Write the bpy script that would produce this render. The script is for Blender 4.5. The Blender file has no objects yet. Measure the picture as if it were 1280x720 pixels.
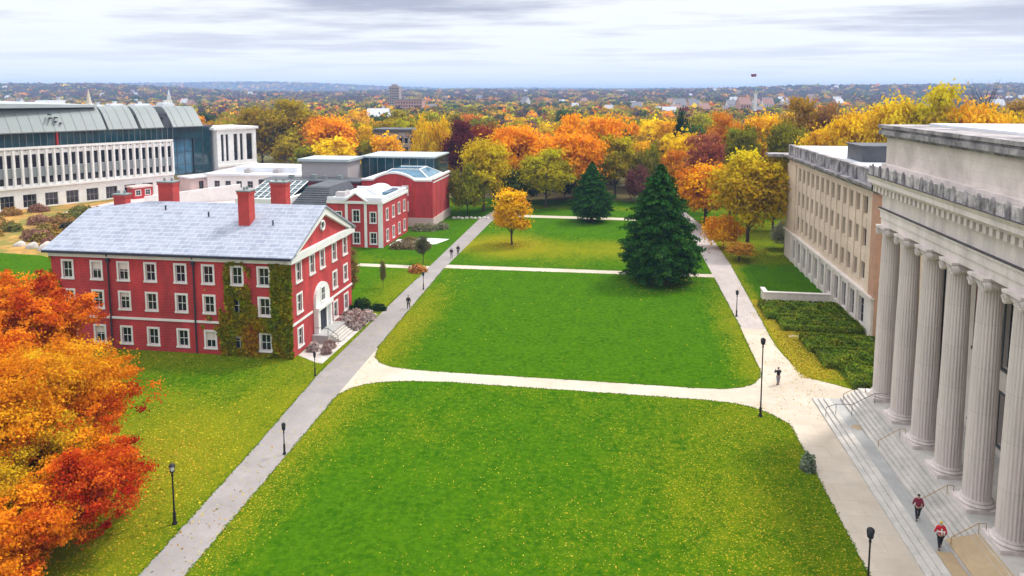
import bpy, math, random
import numpy as np
from mathutils import Matrix, Vector
R = math.radians
sc = bpy.context.scene
col = sc.collection
rnd = random.Random(7)

# ------------------------------------------------------------------ materials
def nt(m):
    m.use_nodes = True
    return m.node_tree.nodes, m.node_tree.links

def mat(name, base, rough=.8, var=.25, scale=1.0, second=None, amt=.5, bump=0, bscale=None, spec=.3, stretch=(1, 1, 1), metal=0, lines=None, contrast=(.4, .62)):
    """Principled surface whose base colour wanders with two noises; second = stain / wear colour."""
    m = bpy.data.materials.new(name)
    n, l = nt(m)
    b = n['Principled BSDF']
    b.inputs['Roughness'].default_value = rough
    b.inputs['Specular IOR Level'].default_value = spec
    b.inputs['Metallic'].default_value = metal
    tc = n.new('ShaderNodeTexCoord'); mp = n.new('ShaderNodeMapping')
    mp.inputs['Scale'].default_value = stretch
    l.new(tc.outputs['Object'], mp.inputs['Vector'])
    no = n.new('ShaderNodeTexNoise'); no.inputs['Scale'].default_value = scale; no.inputs['Detail'].default_value = 7; no.inputs['Roughness'].default_value = .65
    l.new(mp.outputs[0], no.inputs['Vector'])
    r = n.new('ShaderNodeMapRange'); r.inputs['From Min'].default_value = .3; r.inputs['From Max'].default_value = .7
    r.inputs['To Min'].default_value = 1 - var; r.inputs['To Max'].default_value = 1 + var
    l.new(no.outputs['Fac'], r.inputs['Value'])
    hs = n.new('ShaderNodeHueSaturation'); hs.inputs['Color'].default_value = (*base, 1)
    l.new(r.outputs[0], hs.inputs['Value'])
    out = hs.outputs['Color']
    if second:
        n2 = n.new('ShaderNodeTexNoise'); n2.inputs['Scale'].default_value = scale * .37; n2.inputs['Detail'].default_value = 9; n2.inputs['Roughness'].default_value = .72
        l.new(mp.outputs[0], n2.inputs['Vector'])
        r2 = n.new('ShaderNodeMapRange'); r2.inputs['From Min'].default_value = contrast[0]; r2.inputs['From Max'].default_value = contrast[1]
        r2.inputs['To Max'].default_value = amt
        l.new(n2.outputs['Fac'], r2.inputs['Value'])
        mx = n.new('ShaderNodeMix'); mx.data_type = 'RGBA'
        l.new(r2.outputs[0], mx.inputs['Factor']); l.new(out, mx.inputs['A']); mx.inputs['B'].default_value = (*second, 1)
        out = mx.outputs['Result']
    if lines:   # lines = (width, height, mortar size, axes, strength, colour)
        w, h, ms, axes, st, lc = lines
        sp = n.new('ShaderNodeSeparateXYZ'); cb = n.new('ShaderNodeCombineXYZ')
        l.new(tc.outputs['Object'], sp.inputs[0])
        ad = n.new('ShaderNodeMath'); ad.operation = 'ADD'
        if axes == 'wall':
            l.new(sp.outputs['X'], ad.inputs[0]); l.new(sp.outputs['Y'], ad.inputs[1])
            l.new(ad.outputs[0], cb.inputs['X']); l.new(sp.outputs['Z'], cb.inputs['Y'])
        elif axes == 'roof':
            l.new(sp.outputs['X'], cb.inputs['X']); l.new(sp.outputs['Y'], cb.inputs['Y'])
        bk = n.new('ShaderNodeTexBrick'); bk.inputs['Scale'].default_value = 1
        bk.inputs['Brick Width'].default_value = w; bk.inputs['Row Height'].default_value = h
        bk.inputs['Mortar Size'].default_value = ms; bk.inputs['Mortar Smooth'].default_value = .3
        bk.inputs['Color1'].default_value = (0, 0, 0, 1); bk.inputs['Color2'].default_value = (.35, .35, .35, 1); bk.inputs['Mortar'].default_value = (1, 1, 1, 1)
        l.new(cb.outputs[0], bk.inputs['Vector'])
        ml = n.new('ShaderNodeMath'); ml.operation = 'MULTIPLY'; ml.inputs[1].default_value = st
        l.new(bk.outputs['Color'], ml.inputs[0])
        mx = n.new('ShaderNodeMix'); mx.data_type = 'RGBA'
        l.new(ml.outputs[0], mx.inputs['Factor']); l.new(out, mx.inputs['A']); mx.inputs['B'].default_value = (*lc, 1)
        out = mx.outputs['Result']
    l.new(out, b.inputs['Base Color'])
    if bump:
        n3 = n.new('ShaderNodeTexNoise'); n3.inputs['Scale'].default_value = bscale or scale * 6; n3.inputs['Detail'].default_value = 6
        l.new(tc.outputs['Object'], n3.inputs['Vector'])
        bp = n.new('ShaderNodeBump'); bp.inputs['Strength'].default_value = bump; bp.inputs['Distance'].default_value = .1
        l.new(n3.outputs['Fac'], bp.inputs['Height']); l.new(bp.outputs[0], b.inputs['Normal'])
    return m

def glass(name, base, rough=.06, spec=.6):
    return mat(name, base, rough, .5, .35, spec=spec)

def leafmat(name, ramp=None, trans=.42, hue=.07, val=.55, sat=1.0):
    m = bpy.data.materials.new(name)
    n, l = nt(m)
    n.remove(n['Principled BSDF']); out = n['Material Output']
    at = n.new('ShaderNodeAttribute'); at.attribute_name = 'tint'
    at2 = n.new('ShaderNodeAttribute'); at2.attribute_name = 'rnd'
    if ramp == 'col':
        c = n.new('ShaderNodeAttribute'); c.attribute_name = 'col'; src = c.outputs['Color']
    elif ramp:
        c = n.new('ShaderNodeValToRGB'); e = c.color_ramp.elements
        e[0].position, e[0].color = ramp[0][0], (*ramp[0][1], 1); e[1].position, e[1].color = ramp[-1][0], (*ramp[-1][1], 1)
        for p, q in ramp[1:-1]:
            x = e.new(p); x.color = (*q, 1)
        l.new(at.outputs['Fac'], c.inputs[0]); src = c.outputs[0]
    else:
        c = n.new('ShaderNodeObjectInfo'); src = c.outputs['Color']
    hs = n.new('ShaderNodeHueSaturation'); hs.inputs['Saturation'].default_value = sat
    hs.inputs['Fac'].default_value = 1
    mr = n.new('ShaderNodeMapRange'); mr.inputs['To Min'].default_value = .5 - hue * .5; mr.inputs['To Max'].default_value = .5 + hue * .5
    mv = n.new('ShaderNodeMapRange'); mv.inputs['To Min'].default_value = 1 - val; mv.inputs['To Max'].default_value = 1 + val
    if ramp and ramp != 'col':
        mr.inputs['To Min'].default_value = .5 - .02; mr.inputs['To Max'].default_value = .5 + .02
        l.new(at2.outputs['Fac'], mr.inputs['Value'])
    else:
        l.new(at.outputs['Fac'], mr.inputs['Value'])
    l.new(at2.outputs['Fac'], mv.inputs['Value'])
    l.new(mr.outputs[0], hs.inputs['Hue']); l.new(mv.outputs[0], hs.inputs['Value']); l.new(src, hs.inputs['Color'])
    d = n.new('ShaderNodeBsdfDiffuse'); t = n.new('ShaderNodeBsdfTranslucent'); mx = n.new('ShaderNodeMixShader')
    mx.inputs[0].default_value = trans
    l.new(hs.outputs[0], d.inputs['Color']); l.new(hs.outputs[0], t.inputs['Color'])
    l.new(d.outputs[0], mx.inputs[1]); l.new(t.outputs[0], mx.inputs[2]); l.new(mx.outputs[0], out.inputs['Surface'])
    return m

M = {}
M['brick'] = mat('red_brick', (.52, .042, .045), .85, .24, 1.1, (.24, .025, .03), .7, .3, 9, stretch=(1, 1, .3), lines=(.6, .3, .03, 'wall', .2, (.5, .2, .17)))
M['brick_chimney'] = mat('chimney_brick', (.5, .04, .035), .85, .2, 1.6, (.25, .03, .03), .5, lines=(.3, .1, .014, 'wall', .3, (.45, .2, .17)))
M['white'] = mat('white_paint', (.8, .79, .77), .55, .06, 1.2, (.55, .52, .48), .35)
M['slate'] = mat('blue_grey_slate', (.22, .245, .31), .6, .28, 1.3, (.31, .33, .39), .6, .25, 5, lines=(1.3, .62, .05, 'roof', .55, (.5, .52, .58)))
M['gutter'] = mat('dark_gutter_metal', (.035, .04, .06), .5, .2)
M['glass'] = glass('window_glass', (.012, .015, .02))
M['glass_dull'] = glass('dull_window_glass', (.02, .018, .018), .6, .05)
M['glass_teal'] = glass('teal_glass', (.012, .05, .065))
M['glass_blue'] = glass('blue_glass', (.06, .16, .24), .12)
M['stone'] = mat('weathered_limestone', (.74, .645, .6), .85, .14, .7, (.3, .26, .25), .65, .25, 6, stretch=(1, 1, .3), contrast=(.46, .68), lines=(2.05, 20, .02, 'wall', .2, (.3, .26, .24)))
M['stone_line'] = mat('coursed_limestone', (.74, .645, .58), .85, .12, .6, (.4, .34, .3), .6, .2, 6, lines=(1.5, .62, .02, 'wall', .25, (.33, .28, .25)))
M['stone_column'] = mat('column_stone', (.7, .605, .555), .85, .16, .9, (.36, .31, .29), .7, .2, 7, stretch=(1, 1, .1), contrast=(.44, .66), lines=(60, 2.8, .03, 'wall', .3, (.3, .26, .24)))
M['stone_carved'] = mat('carved_stone', (.56, .5, .49), .9, .3, 2.6, (.15, .14, .14), .85, .8, 6, contrast=(.46, .6))
M['stone_soot'] = mat('soot', (.09, .08, .08), .95, .3, 2)  # near black: some dirt, plus the shade of gaps put into the colour
M['stone_dark'] = mat('sooty_stone', (.4, .36, .36), .9, .35, 1.1, (.1, .09, .1), .8, .5, 4, contrast=(.42, .58))
M['cream'] = mat('cream_stone', (.74, .58, .45), .85, .1, .5, (.5, .38, .28), .5, .2, 6, lines=(1.2, .6, .02, 'wall', .22, (.4, .3, .22)))
M['cream_light'] = mat('pale_stone', (.74, .655, .59), .8, .1, .6, (.5, .44, .4), .4)
M['orange_stone'] = mat('orange_brick_strip', (.5, .25, .15), .85, .2, 1, (.38, .2, .13), .5, lines=(.5, .2, .03, 'wall', .4, (.5, .4, .32)))
M['roof_white'] = mat('white_roof_membrane', (.72, .73, .76), .6, .08, .25, (.5, .5, .52), .4)
M['roof_grey'] = mat('grey_green_metal_roof', (.22, .245, .24), .5, .06, .3, (.19, .21, .21), .5, stretch=(.2, 1, 1))
M['roof_pale'] = mat('pale_grey_metal', (.38, .43, .44), .45, .08, .3)
M['panel_grey'] = mat('grey_panel', (.4, .36, .36), .6, .06, .5)
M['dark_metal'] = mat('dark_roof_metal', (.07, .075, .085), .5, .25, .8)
M['black'] = mat('black_iron', (.014, .013, .016), .45, .3, 4)
M['brass'] = mat('brass', (.35, .2, .06), .4, .3, 3, metal=.6)
M['lamp_globe'] = mat('frosted_lamp_glass', (.62, .6, .55), .3, .05)
M['granite'] = mat('pale_granite_step', (.53, .485, .435), .75, .16, 1.0, (.33, .32, .3), .65, .2, 8, contrast=(.45, .65), lines=(2.2, 30, .02, 'wall', .35, (.25, .25, .25)))
M['granite_grey'] = mat('grey_granite_paving', (.38, .37, .35), .75, .15, .7, (.32, .31, .3), .6, lines=(1.4, 2.2, .025, 'roof', .3, (.22, .22, .22)))
M['tan'] = mat('tan_sheet', (.43, .31, .18), .8, .15, 1.2, (.33, .24, .15), .5)
M['asphalt'] = mat('path_asphalt', (.285, .255, .245), .9, .1, .5, (.2, .185, .18), .6, .25, 20, lines=(3.6, 3.4, .035, 'roof', .2, (.16, .15, .15)))
M['concrete'] = mat('pale_concrete_path', (.51, .435, .35), .88, .1, .5, (.42, .345, .265), .75, .15, 15, contrast=(.44, .64), lines=(2.4, 1.9, .035, 'roof', .34, (.3, .25, .2)))
M['hedge_core'] = mat('hedge_core', (.02, .035, .012), .95, .3, 2)
M['bark'] = mat('bark', (.075, .05, .035), .95, .35, 3, bump=.6, bscale=12)
M['red_metal'] = mat('red_metal', (.45, .03, .03), .5, .1)
M['maroon'] = mat('maroon_brick', (.2, .03, .045), .85, .2, 1)
M['pink_stone'] = mat('pink_stone', (.62, .47, .44), .85, .1, .5, (.5, .4, .36), .5)
M['rubble'] = mat('pale_rock', (.55, .5, .46), .9, .25, 1.5, (.3, .27, .24), .6, .6, 5)
M['mulch'] = mat('mulch', (.4, .21, .05), .95, .4, .35, (.16, .15, .025), .9, .6, 3, contrast=(.46, .54))
M['leaf'] = leafmat('tree_leaf')
M['leaf_far'] = leafmat('far_leaf', 'col', val=.35)
M['leaf_maple'] = leafmat('maple_leaf', [(0, (.5, .045, .012)), (.22, (.7, .14, .012)), (.45, (.78, .28, .012)), (.72, (.62, .36, .015)), (1, (.3, .26, .015))], val=.52, trans=.42)
M['leaf_ivy'] = leafmat('ivy_leaf', [(0, (.4, .13, .02)), (.35, (.36, .22, .012)), (.7, (.24, .23, .01)), (1, (.16, .2, .01))], val=.5)
M['leaf_hedge'] = leafmat('hedge_leaf', [(0, (.1, .17, .016)), (.6, (.17, .24, .018)), (1, (.3, .28, .025))], val=.5, trans=.2)
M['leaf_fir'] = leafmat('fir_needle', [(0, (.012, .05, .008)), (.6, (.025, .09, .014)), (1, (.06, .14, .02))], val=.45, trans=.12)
M['leaf_litter'] = leafmat('fallen_leaf', [(0, (.42, .2, .02)), (.5, (.46, .34, .025)), (1, (.4, .38, .04))], val=.3, trans=.1)

# ------------------------------------------------------------------ objects
LOCAL = set()
def tag(o, label=None, cat=None, group=None, kind=None):
    if label: o['label'] = label
    if cat: o['category'] = cat
    if group: o['group'] = group
    if kind: o['kind'] = kind
    return o
def thing(name, label, cat, loc=(0, 0, 0), rz=0, group=None, local=False):
    o = bpy.data.objects.new(name, None); col.objects.link(o)
    o.location = loc; o.rotation_euler = (0, 0, rz); o.empty_display_size = .3
    if local: LOCAL.add(o.name)
    return tag(o, label, cat, group)
def root_of(o):
    while o.parent is not None: o = o.parent
    return o
def offset(o):
    r = root_of(o)
    return Vector((0, 0, 0)) if r.name in LOCAL else Vector(r.location)

class MB:
    def __init__(s): s.v = []; s.f = []; s.m = []; s.sm = []
    def add(s, vs, fs, mi=0, smooth=False):
        b = len(s.v); s.v += [tuple(p) for p in vs]
        for f in fs: s.f.append(tuple(i + b for i in f)); s.m.append(mi); s.sm.append(smooth)
    def box(s, x0, y0, z0, x1, y1, z1, mi=0):
        s.add([(x0, y0, z0), (x1, y0, z0), (x1, y1, z0), (x0, y1, z0), (x0, y0, z1), (x1, y0, z1), (x1, y1, z1), (x0, y1, z1)],
              [(3, 2, 1, 0), (4, 5, 6, 7), (0, 1, 5, 4), (1, 2, 6, 5), (2, 3, 7, 6), (3, 0, 4, 7)], mi)
    def prism(s, poly, z0, z1, mi=0):
        n = len(poly)
        s.add([(x, y, z0) for x, y in poly] + [(x, y, z1) for x, y in poly],
              [tuple(range(n - 1, -1, -1)), tuple(range(n, 2 * n))] + [(i, (i + 1) % n, n + (i + 1) % n, n + i) for i in range(n)], mi)
    def extr(s, prof, axis, a, b, mi=0):
        """profile polygon swept along an axis: 'x' (prof = y,z) or 'y' (prof = x,z)"""
        n = len(prof)
        P = (lambda t, p: (t, p[0], p[1])) if axis == 'x' else (lambda t, p: (p[0], t, p[1]))
        s.add([P(a, p) for p in prof] + [P(b, p) for p in prof],
              [tuple(range(n)), tuple(range(2 * n - 1, n - 1, -1))] + [(i, n + i, n + (i + 1) % n, (i + 1) % n) for i in range(n)], mi)
    def tube(s, pts, rads, n=8, mi=0, cap=True):
        rings = []
        for i, p in enumerate(pts):
            p = Vector(p)
            d = (Vector(pts[min(i + 1, len(pts) - 1)]) - Vector(pts[max(i - 1, 0)]))
            if d.length < 1e-6: d = Vector((0, 0, 1))
            d.normalize(); u = d.orthogonal().normalized()
            if abs(d.z) > .9: u = (Vector((1, 0, 0)) - d * d.x).normalized()
            w = d.cross(u)
            rings.append([p + (u * math.cos(2 * math.pi * k / n) + w * math.sin(2 * math.pi * k / n)) * rads[i] for k in range(n)])
        vs = [q for r in rings for q in r]
        fs = [(i * n + k, i * n + (k + 1) % n, (i + 1) * n + (k + 1) % n, (i + 1) * n + k) for i in range(len(rings) - 1) for k in range(n)]
        s.add(vs, fs, mi, True)
        if cap: s.add(rings[0], [tuple(range(n - 1, -1, -1))], mi); s.add(rings[-1], [tuple(range(n))], mi)
    def lathe(s, c, prof, n=20, mi=0):
        s.tube([(c[0], c[1], c[2] + z) for r, z in prof], [r for r, z in prof], n, mi)
    def wall(s, o, u, nrm, U, V, holes, depth=.2, mi=0, ri=None):
        """rectangle o + u*[0,U] + z*[0,V], facing nrm, with real openings (u0,u1,v0,v1) that have reveals"""
        o = Vector(o); u = Vector(u); w = Vector((0, 0, 1)); nv = Vector(nrm)
        us = sorted({0, U} | {h[0] for h in holes} | {h[1] for h in holes}); vs = sorted({0, V} | {h[2] for h in holes} | {h[3] for h in holes})
        flip = u.cross(w).dot(nv) < 0
        def q(a, b, c, d, k=mi): s.add([a, b, c, d], [(3, 2, 1, 0) if flip else (0, 1, 2, 3)], k)
        P = lambda a, b, t=0: o + u * a + w * b - nv * t
        for a0, a1 in zip(us, us[1:]):
            for b0, b1 in zip(vs, vs[1:]):
                ca, cb = (a0 + a1) / 2, (b0 + b1) / 2
                if any(h[0] < ca < h[1] and h[2] < cb < h[3] for h in holes): continue
                q(P(a0, b0), P(a1, b0), P(a1, b1), P(a0, b1))
        k = mi if ri is None else ri
        for a0, a1, b0, b1 in holes:
            q(P(a0, b0), P(a0, b0, depth), P(a0, b1, depth), P(a0, b1), k); q(P(a1, b0, depth), P(a1, b0), P(a1, b1), P(a1, b1, depth), k)
            q(P(a0, b0, depth), P(a0, b0), P(a1, b0), P(a1, b0, depth), k); q(P(a0, b1), P(a0, b1, depth), P(a1, b1, depth), P(a1, b1), k)
    def build(s, name, mats, parent=None, origin=None):
        off = Vector((0, 0, 0))
        if origin is not None: off = Vector(origin)
        elif parent is not None: off = offset(parent)
        me = bpy.data.meshes.new(name)
        me.from_pydata([(a - off.x, b - off.y, c - off.z) for a, b, c in s.v], [], s.f)
        for m in (mats if isinstance(mats, (list, tuple)) else [mats]): me.materials.append(m)
        me.polygons.foreach_set('material_index', s.m); me.polygons.foreach_set('use_smooth', s.sm)
        me.update()
        o = bpy.data.objects.new(name, me); col.objects.link(o)
        if origin is not None: o.location = origin
        if parent is not None: o.parent = parent
        return o

def copy_tree(o, parent=None):
    c = o.copy(); col.objects.link(c); c.parent = parent
    for ch in o.children: copy_tree(ch, c)
    return c

_win = {}
def window(parent, c, w, h, rz=0, trim=.16, proud=.05, depth=.14, bars=(1, 1), bar=.05, fm='white', gm='glass', label=None, sill=True, name='window'):
    """window part (surround, sash bars) with a pane sub-part; local x along the wall, -y out of the wall"""
    key = (round(w, 2), round(h, 2), trim, proud, depth, bars, bar, fm, gm, sill, name)
    root = root_of(parent)
    loc = Vector(c) - offset(parent)
    if key not in _win:
        b = MB(); a, e = w / 2, h / 2; t = trim
        if t > 0:
            b.box(-a - t, -proud, -e, -a, .02, e + t); b.box(a, -proud, -e, a + t, .02, e + t); b.box(-a, -proud, e, a, .02, e + t)
            if sill: b.box(-a - t - .05, -proud - .07, -e - t * .9, a + t + .05, .02, -e)
            else: b.box(-a - t, -proud, -e - t, a + t, .02, -e)
        g = .07
        b.box(-a, depth - .05, -e, -a + g, depth + .02, e); b.box(a - g, depth - .05, -e, a, depth + .02, e)
        b.box(-a + g, depth - .05, e - g, a - g, depth + .02, e); b.box(-a + g, depth - .05, -e, a - g, depth + .02, -e + g)
        for i in range(bars[0]):
            x = -a + w * (i + 1) / (bars[0] + 1); b.box(x - bar / 2, depth - .03, -e + g, x + bar / 2, depth + .012, e - g)
        for j in range(bars[1]):
            z = -e + h * (j + 1) / (bars[1] + 1); b.box(-a + g, depth - .04, z - bar / 2, a - g, depth + .014, z + bar / 2)
        o = b.build(name, M[fm], None); o.parent = parent
        p = MB(); p.add([(-a, depth, -e), (a, depth, -e), (a, depth, e), (-a, depth, e)], [(0, 1, 2, 3)])
        q = p.build('pane', M[gm], None); q.parent = o
        _win[key] = o
    else:
        src = _win[key]
        o = src.copy(); col.objects.link(o); o.parent = parent
        q = src.children[0].copy(); col.objects.link(q); q.parent = o
    o.location = loc; o.rotation_euler = (0, 0, rz)
    if label: o['label'] = label
    return o

def sheet(name, poly, z, m, kind='structure', label=None):
    b = MB(); b.add([(x, y, z) for x, y in poly], [tuple(range(len(poly)))])
    # keep the face pointing up
    a = sum(poly[i][0] * poly[(i + 1) % len(poly)][1] - poly[(i + 1) % len(poly)][0] * poly[i][1] for i in range(len(poly)))
    if a < 0: b.f[0] = tuple(reversed(b.f[0]))
    o = b.build(name, m); o['kind'] = kind
    return o

# ------------------------------------------------------------------ leaves
def cards(name, pts, nrm, size, tint, rn, m, parent=None, colr=None, aspect=.75, seed=0):
    """many leaf-shaped quads, one mesh"""
    g = np.random.default_rng(seed)
    n = len(pts); nrm = nrm / (np.linalg.norm(nrm, axis=1, keepdims=True) + 1e-9)
    r = g.normal(size=(n, 3)); u = np.cross(nrm, r); u /= (np.linalg.norm(u, axis=1, keepdims=True) + 1e-9); w = np.cross(nrm, u)
    sz = (np.full(n, size) if np.isscalar(size) else size)[:, None] * g.uniform(.5, 1.5, (n, 1))
    bend = nrm * sz * .15
    v = np.stack([pts - u * sz * .5 - bend, pts - w * sz * .5 * aspect, pts + u * sz * .5 - bend, pts + w * sz * .5 * aspect], 1).reshape(-1, 3)
    me = bpy.data.meshes.new(name)
    me.vertices.add(4 * n); me.vertices.foreach_set('co', v.astype(np.float32).ravel())
    me.loops.add(4 * n); me.loops.foreach_set('vertex_index', np.arange(4 * n, dtype=np.int32))
    me.polygons.add(n); me.polygons.foreach_set('loop_start', np.arange(0, 4 * n, 4, dtype=np.int32))
    me.update(calc_edges=True)
    a = me.attributes.new('tint', 'FLOAT', 'FACE'); a.data.foreach_set('value', np.clip(tint, 0, 1).astype(np.float32))
    a = me.attributes.new('rnd', 'FLOAT', 'FACE'); a.data.foreach_set('value', np.clip(rn, 0, 1).astype(np.float32))
    if colr is not None:
        a = me.attributes.new('col', 'FLOAT_COLOR', 'FACE')
        a.data.foreach_set('color', np.concatenate([colr, np.ones((n, 1))], 1).astype(np.float32).ravel())
    me.materials.append(m)
    o = bpy.data.objects.new(name, me); col.objects.link(o)
    if parent is not None: o.parent = parent
    return o

def crown_points(seed, Rr, H, z0, nl, n, spray=.16, lobe=(.3, .45), up=.25, sprays=26, squash=1.0, reach=(.5, 1.15), jit=.7):
    g = np.random.default_rng(seed)
    cz, c = (z0 + H) / 2, (H - z0) / 2
    P = []; N = []; T = []; Q = []; L = []
    for i in range(nl):
        th = 2 * math.pi * (i * .618 + g.uniform(-.08, .08)); zz = -0.75 + 1.72 * ((i + .5) / nl) + g.uniform(-.1, .1); zz = max(-.85, min(.97, zz))
        rr = math.sqrt(max(0, 1 - zz * zz)); k = g.uniform(.48, .84)
        cen = np.array([math.cos(th) * rr * Rr * k, math.sin(th) * rr * Rr * k, cz + zz * c * k * 1.05])
        lr = Rr * g.uniform(*lobe); L.append(cen)
        tl = g.uniform(0, 1)
        m = n // nl; ns = sprays
        d = g.normal(size=(ns, 3)); d /= np.linalg.norm(d, axis=1, keepdims=True)
        d[:, 2] = np.where(d[:, 2] < -.55, -d[:, 2] * .6, d[:, 2])
        sc_ = cen + d * lr * g.uniform(*reach, (ns, 1)) * np.array([1, 1, squash])
        ts = g.uniform(0, 1, ns)
        idx = np.minimum((ns * g.uniform(0, 1, m) ** 1.25).astype(int), ns - 1); wd = g.uniform(.45, 1.35, ns)[idx][:, None]
        p = sc_[idx] + g.normal(size=(m, 3)) * Rr * spray * wd * np.array([1, 1, .55])
        out = p - cen; out /= (np.linalg.norm(out, axis=1, keepdims=True) + 1e-9)
        P.append(p); N.append(out + g.normal(size=(m, 3)) * jit + np.array([0, 0, up])); T.append(.45 * tl + .35 * ts[idx] + .2 * g.uniform(0, 1, m)); Q.append(.25 * tl + .4 * ts[idx] + .35 * g.uniform(0, 1, m))
    return np.concatenate(P), np.concatenate(N), np.concatenate(T), np.concatenate(Q), L

def trunk_mb(L, H, z0, r, seed, lean=0):
    rr = random.Random(seed); b = MB()
    top = H * .72
    pts = [(0, 0, -.15), (.03, 0, .4), (rr.uniform(-.1, .1), rr.uniform(-.1, .1), z0 * .8), (rr.uniform(-.3, .3), rr.uniform(-.3, .3), H * .45), (rr.uniform(-.5, .5), rr.uniform(-.5, .5), top)]
    b.tube(pts, [r * 1.35, r, r * .85, r * .5, r * .12], 8)
    for c in L[::2]:
        zs = min(max(z0 * .7, c[2] * .5), H * .5); t = (zs - z0 * .8) / max(.1, H * .45 - z0 * .8)
        b.tube([(0, 0, zs), (c[0] * .45, c[1] * .45, zs + (c[2] - zs) * .55), (c[0], c[1], c[2])], [r * .45, r * .26, r * .06], 5)
    return b

PROTO = {}
def tree_proto(key, seed, Rr, H, z0, nl, n, leaf, tr=.3, **k):
    P, N, T, Q, L = crown_points(seed, Rr, H, z0, nl, n, **k)
    P[:, 2] = np.maximum(P[:, 2], z0 * .75)
    c = cards('crown', P, N, leaf, T, Q, M['leaf'], seed=seed)
    t = trunk_mb(L, H, z0, tr, seed).build('trunk', M['bark'])
    for o in (c, t): col.objects.unlink(o)
    PROTO[key] = (c, t, Rr, H)
def put_tree(name, key, x, y, h, r, colr, label, cat='tree', group=None, rz=None, trunk=True, z=0):
    c, t, Rr, H = PROTO[key]
    root = thing(name, label, cat, (x, y, z), rnd.uniform(0, 6.28) if rz is None else rz, group)
    root.scale = (r / Rr, r / Rr, h / H)
    a = c.copy(); a.parent = root; a.color = (*colr, 1); col.objects.link(a)
    if trunk:
        b = t.copy(); b.parent = root; col.objects.link(b)
    return root

tree_proto('high', 10, 5, 14, 2.9, 20, 11000, .5)
tree_proto('full', 11, 5, 14, 1.3, 20, 11500, .48)
tree_proto('full2', 12, 5, 14, 1.2, 18, 11500, .48, lobe=(.26, .42))
tree_proto('full3', 13, 5, 14, 1.3, 25, 11500, .46, lobe=(.24, .36))
tree_proto('tall', 14, 4.5, 17, 1.9, 26, 11000, .48, lobe=(.26, .38))
tree_proto('airy', 15, 5, 14, 2.4, 18, 5600, .48, spray=.13, lobe=(.26, .4), sprays=18)
tree_proto('bush', 16, 4, 6, .25, 13, 5200, .42, tr=.14)
tree_proto('wood', 17, 5.5, 13, 1.5, 15, 3000, .9)
tree_proto('wood2', 18, 5.5, 13, 1.2, 18, 3000, .9, lobe=(.24, .36))
tree_proto('wood3', 19, 4.5, 14, 1.2, 16, 2800, .85)

def conifer_proto(key, seed, Rr, H, n_levels, per, leaf):
    g = np.random.default_rng(seed); P = []; N = []; T = []; Q = []
    for i in range(n_levels):
        f = i / (n_levels - 1); z = 1.5 + (H - 1.5) * f ** .92
        rad = Rr * (1 - f ** 1.75) ** .85 * (.8 + .2 * min(1, f / .16)) * g.uniform(.82, 1.1) + .12
        nb = max(5, int(per * (1 - f) + 5)); off = g.uniform(0, 6.28)
        for k in range(nb):
            th = off + 2 * math.pi * k / nb + g.uniform(-.12, .12); ln = rad * g.uniform(.68, 1.12)
            m = max(4, int(ln / .13)); t = np.linspace(.12, 1, m)
            dr = g.uniform(.1, .3)
            zc = z + .12 * ln * t - dr * ln * t ** 1.6
            q = np.stack([math.cos(th) * ln * t, math.sin(th) * ln * t, zc], 1)
            tint = g.uniform(0, 1)
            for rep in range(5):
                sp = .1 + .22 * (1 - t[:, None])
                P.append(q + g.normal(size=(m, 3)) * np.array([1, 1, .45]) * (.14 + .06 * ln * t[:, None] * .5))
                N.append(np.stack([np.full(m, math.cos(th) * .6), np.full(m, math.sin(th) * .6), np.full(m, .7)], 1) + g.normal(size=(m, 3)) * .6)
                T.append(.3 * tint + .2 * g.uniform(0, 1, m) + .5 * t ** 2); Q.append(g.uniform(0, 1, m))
    c = cards('crown', np.concatenate(P), np.concatenate(N), leaf, np.concatenate(T), np.concatenate(Q), M['leaf_fir'], aspect=.5, seed=seed)
    b = MB(); b.tube([(0, 0, -.1), (0, 0, 1.5), (0, 0, H * .6), (0, 0, H * .97)], [.48, .38, .2, .03], 8)
    t = b.build('trunk', M['bark'])
    for o in (c, t): col.objects.unlink(o)
    PROTO[key] = (c, t, Rr, H)
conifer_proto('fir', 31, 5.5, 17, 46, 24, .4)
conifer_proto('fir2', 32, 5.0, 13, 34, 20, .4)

# ------------------------------------------------------------------ camera, sky, sun, air
PITCH, YAW, F = R(5.965), R(8.391), 890 / 1280
cam = bpy.data.cameras.new('camera'); co = bpy.data.objects.new('camera', cam); col.objects.link(co)
cam.sensor_width = 36; cam.lens = 36 * F; cam.shift_y = -(360 - 208.5) / 1280
cam.clip_start = .5; cam.clip_end = 40000
co.location = (0, 0, 28); co.rotation_euler = (math.pi / 2 - PITCH, 0, YAW)
sc.camera = co

w = bpy.data.worlds.new('World'); sc.world = w; w.use_nodes = True
n, l = w.node_tree.nodes, w.node_tree.links
bg = n['Background']; bg.inputs['Strength'].default_value = .1
SUN_EL, SUN_AZ = R(57), R(48)          # azimuth measured from +Y towards +X
sky = n.new('ShaderNodeTexSky'); sky.sky_type = 'NISHITA'; sky.sun_disc = False
sky.sun_elevation = SUN_EL; sky.sun_rotation = SUN_AZ; sky.altitude = 60
tc = n.new('ShaderNodeTexCoord'); sp = n.new('ShaderNodeSeparateXYZ'); l.new(tc.outputs['Generated'], sp.inputs[0])
def math_(op, a, b=None, clamp=False):
    k = n.new('ShaderNodeMath'); k.operation = op; k.use_clamp = clamp
    for i, q in enumerate((a, b)):
        if q is None: continue
        if isinstance(q, (int, float)): k.inputs[i].default_value = q
        else: l.new(q, k.inputs[i])
    return k.outputs[0]
zc = math_('MAXIMUM', sp.outputs['Z'], .012)
zc = math_('ADD', zc, .03)
px_ = math_('DIVIDE', sp.outputs['X'], zc); py_ = math_('DIVIDE', sp.outputs['Y'], zc)
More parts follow.
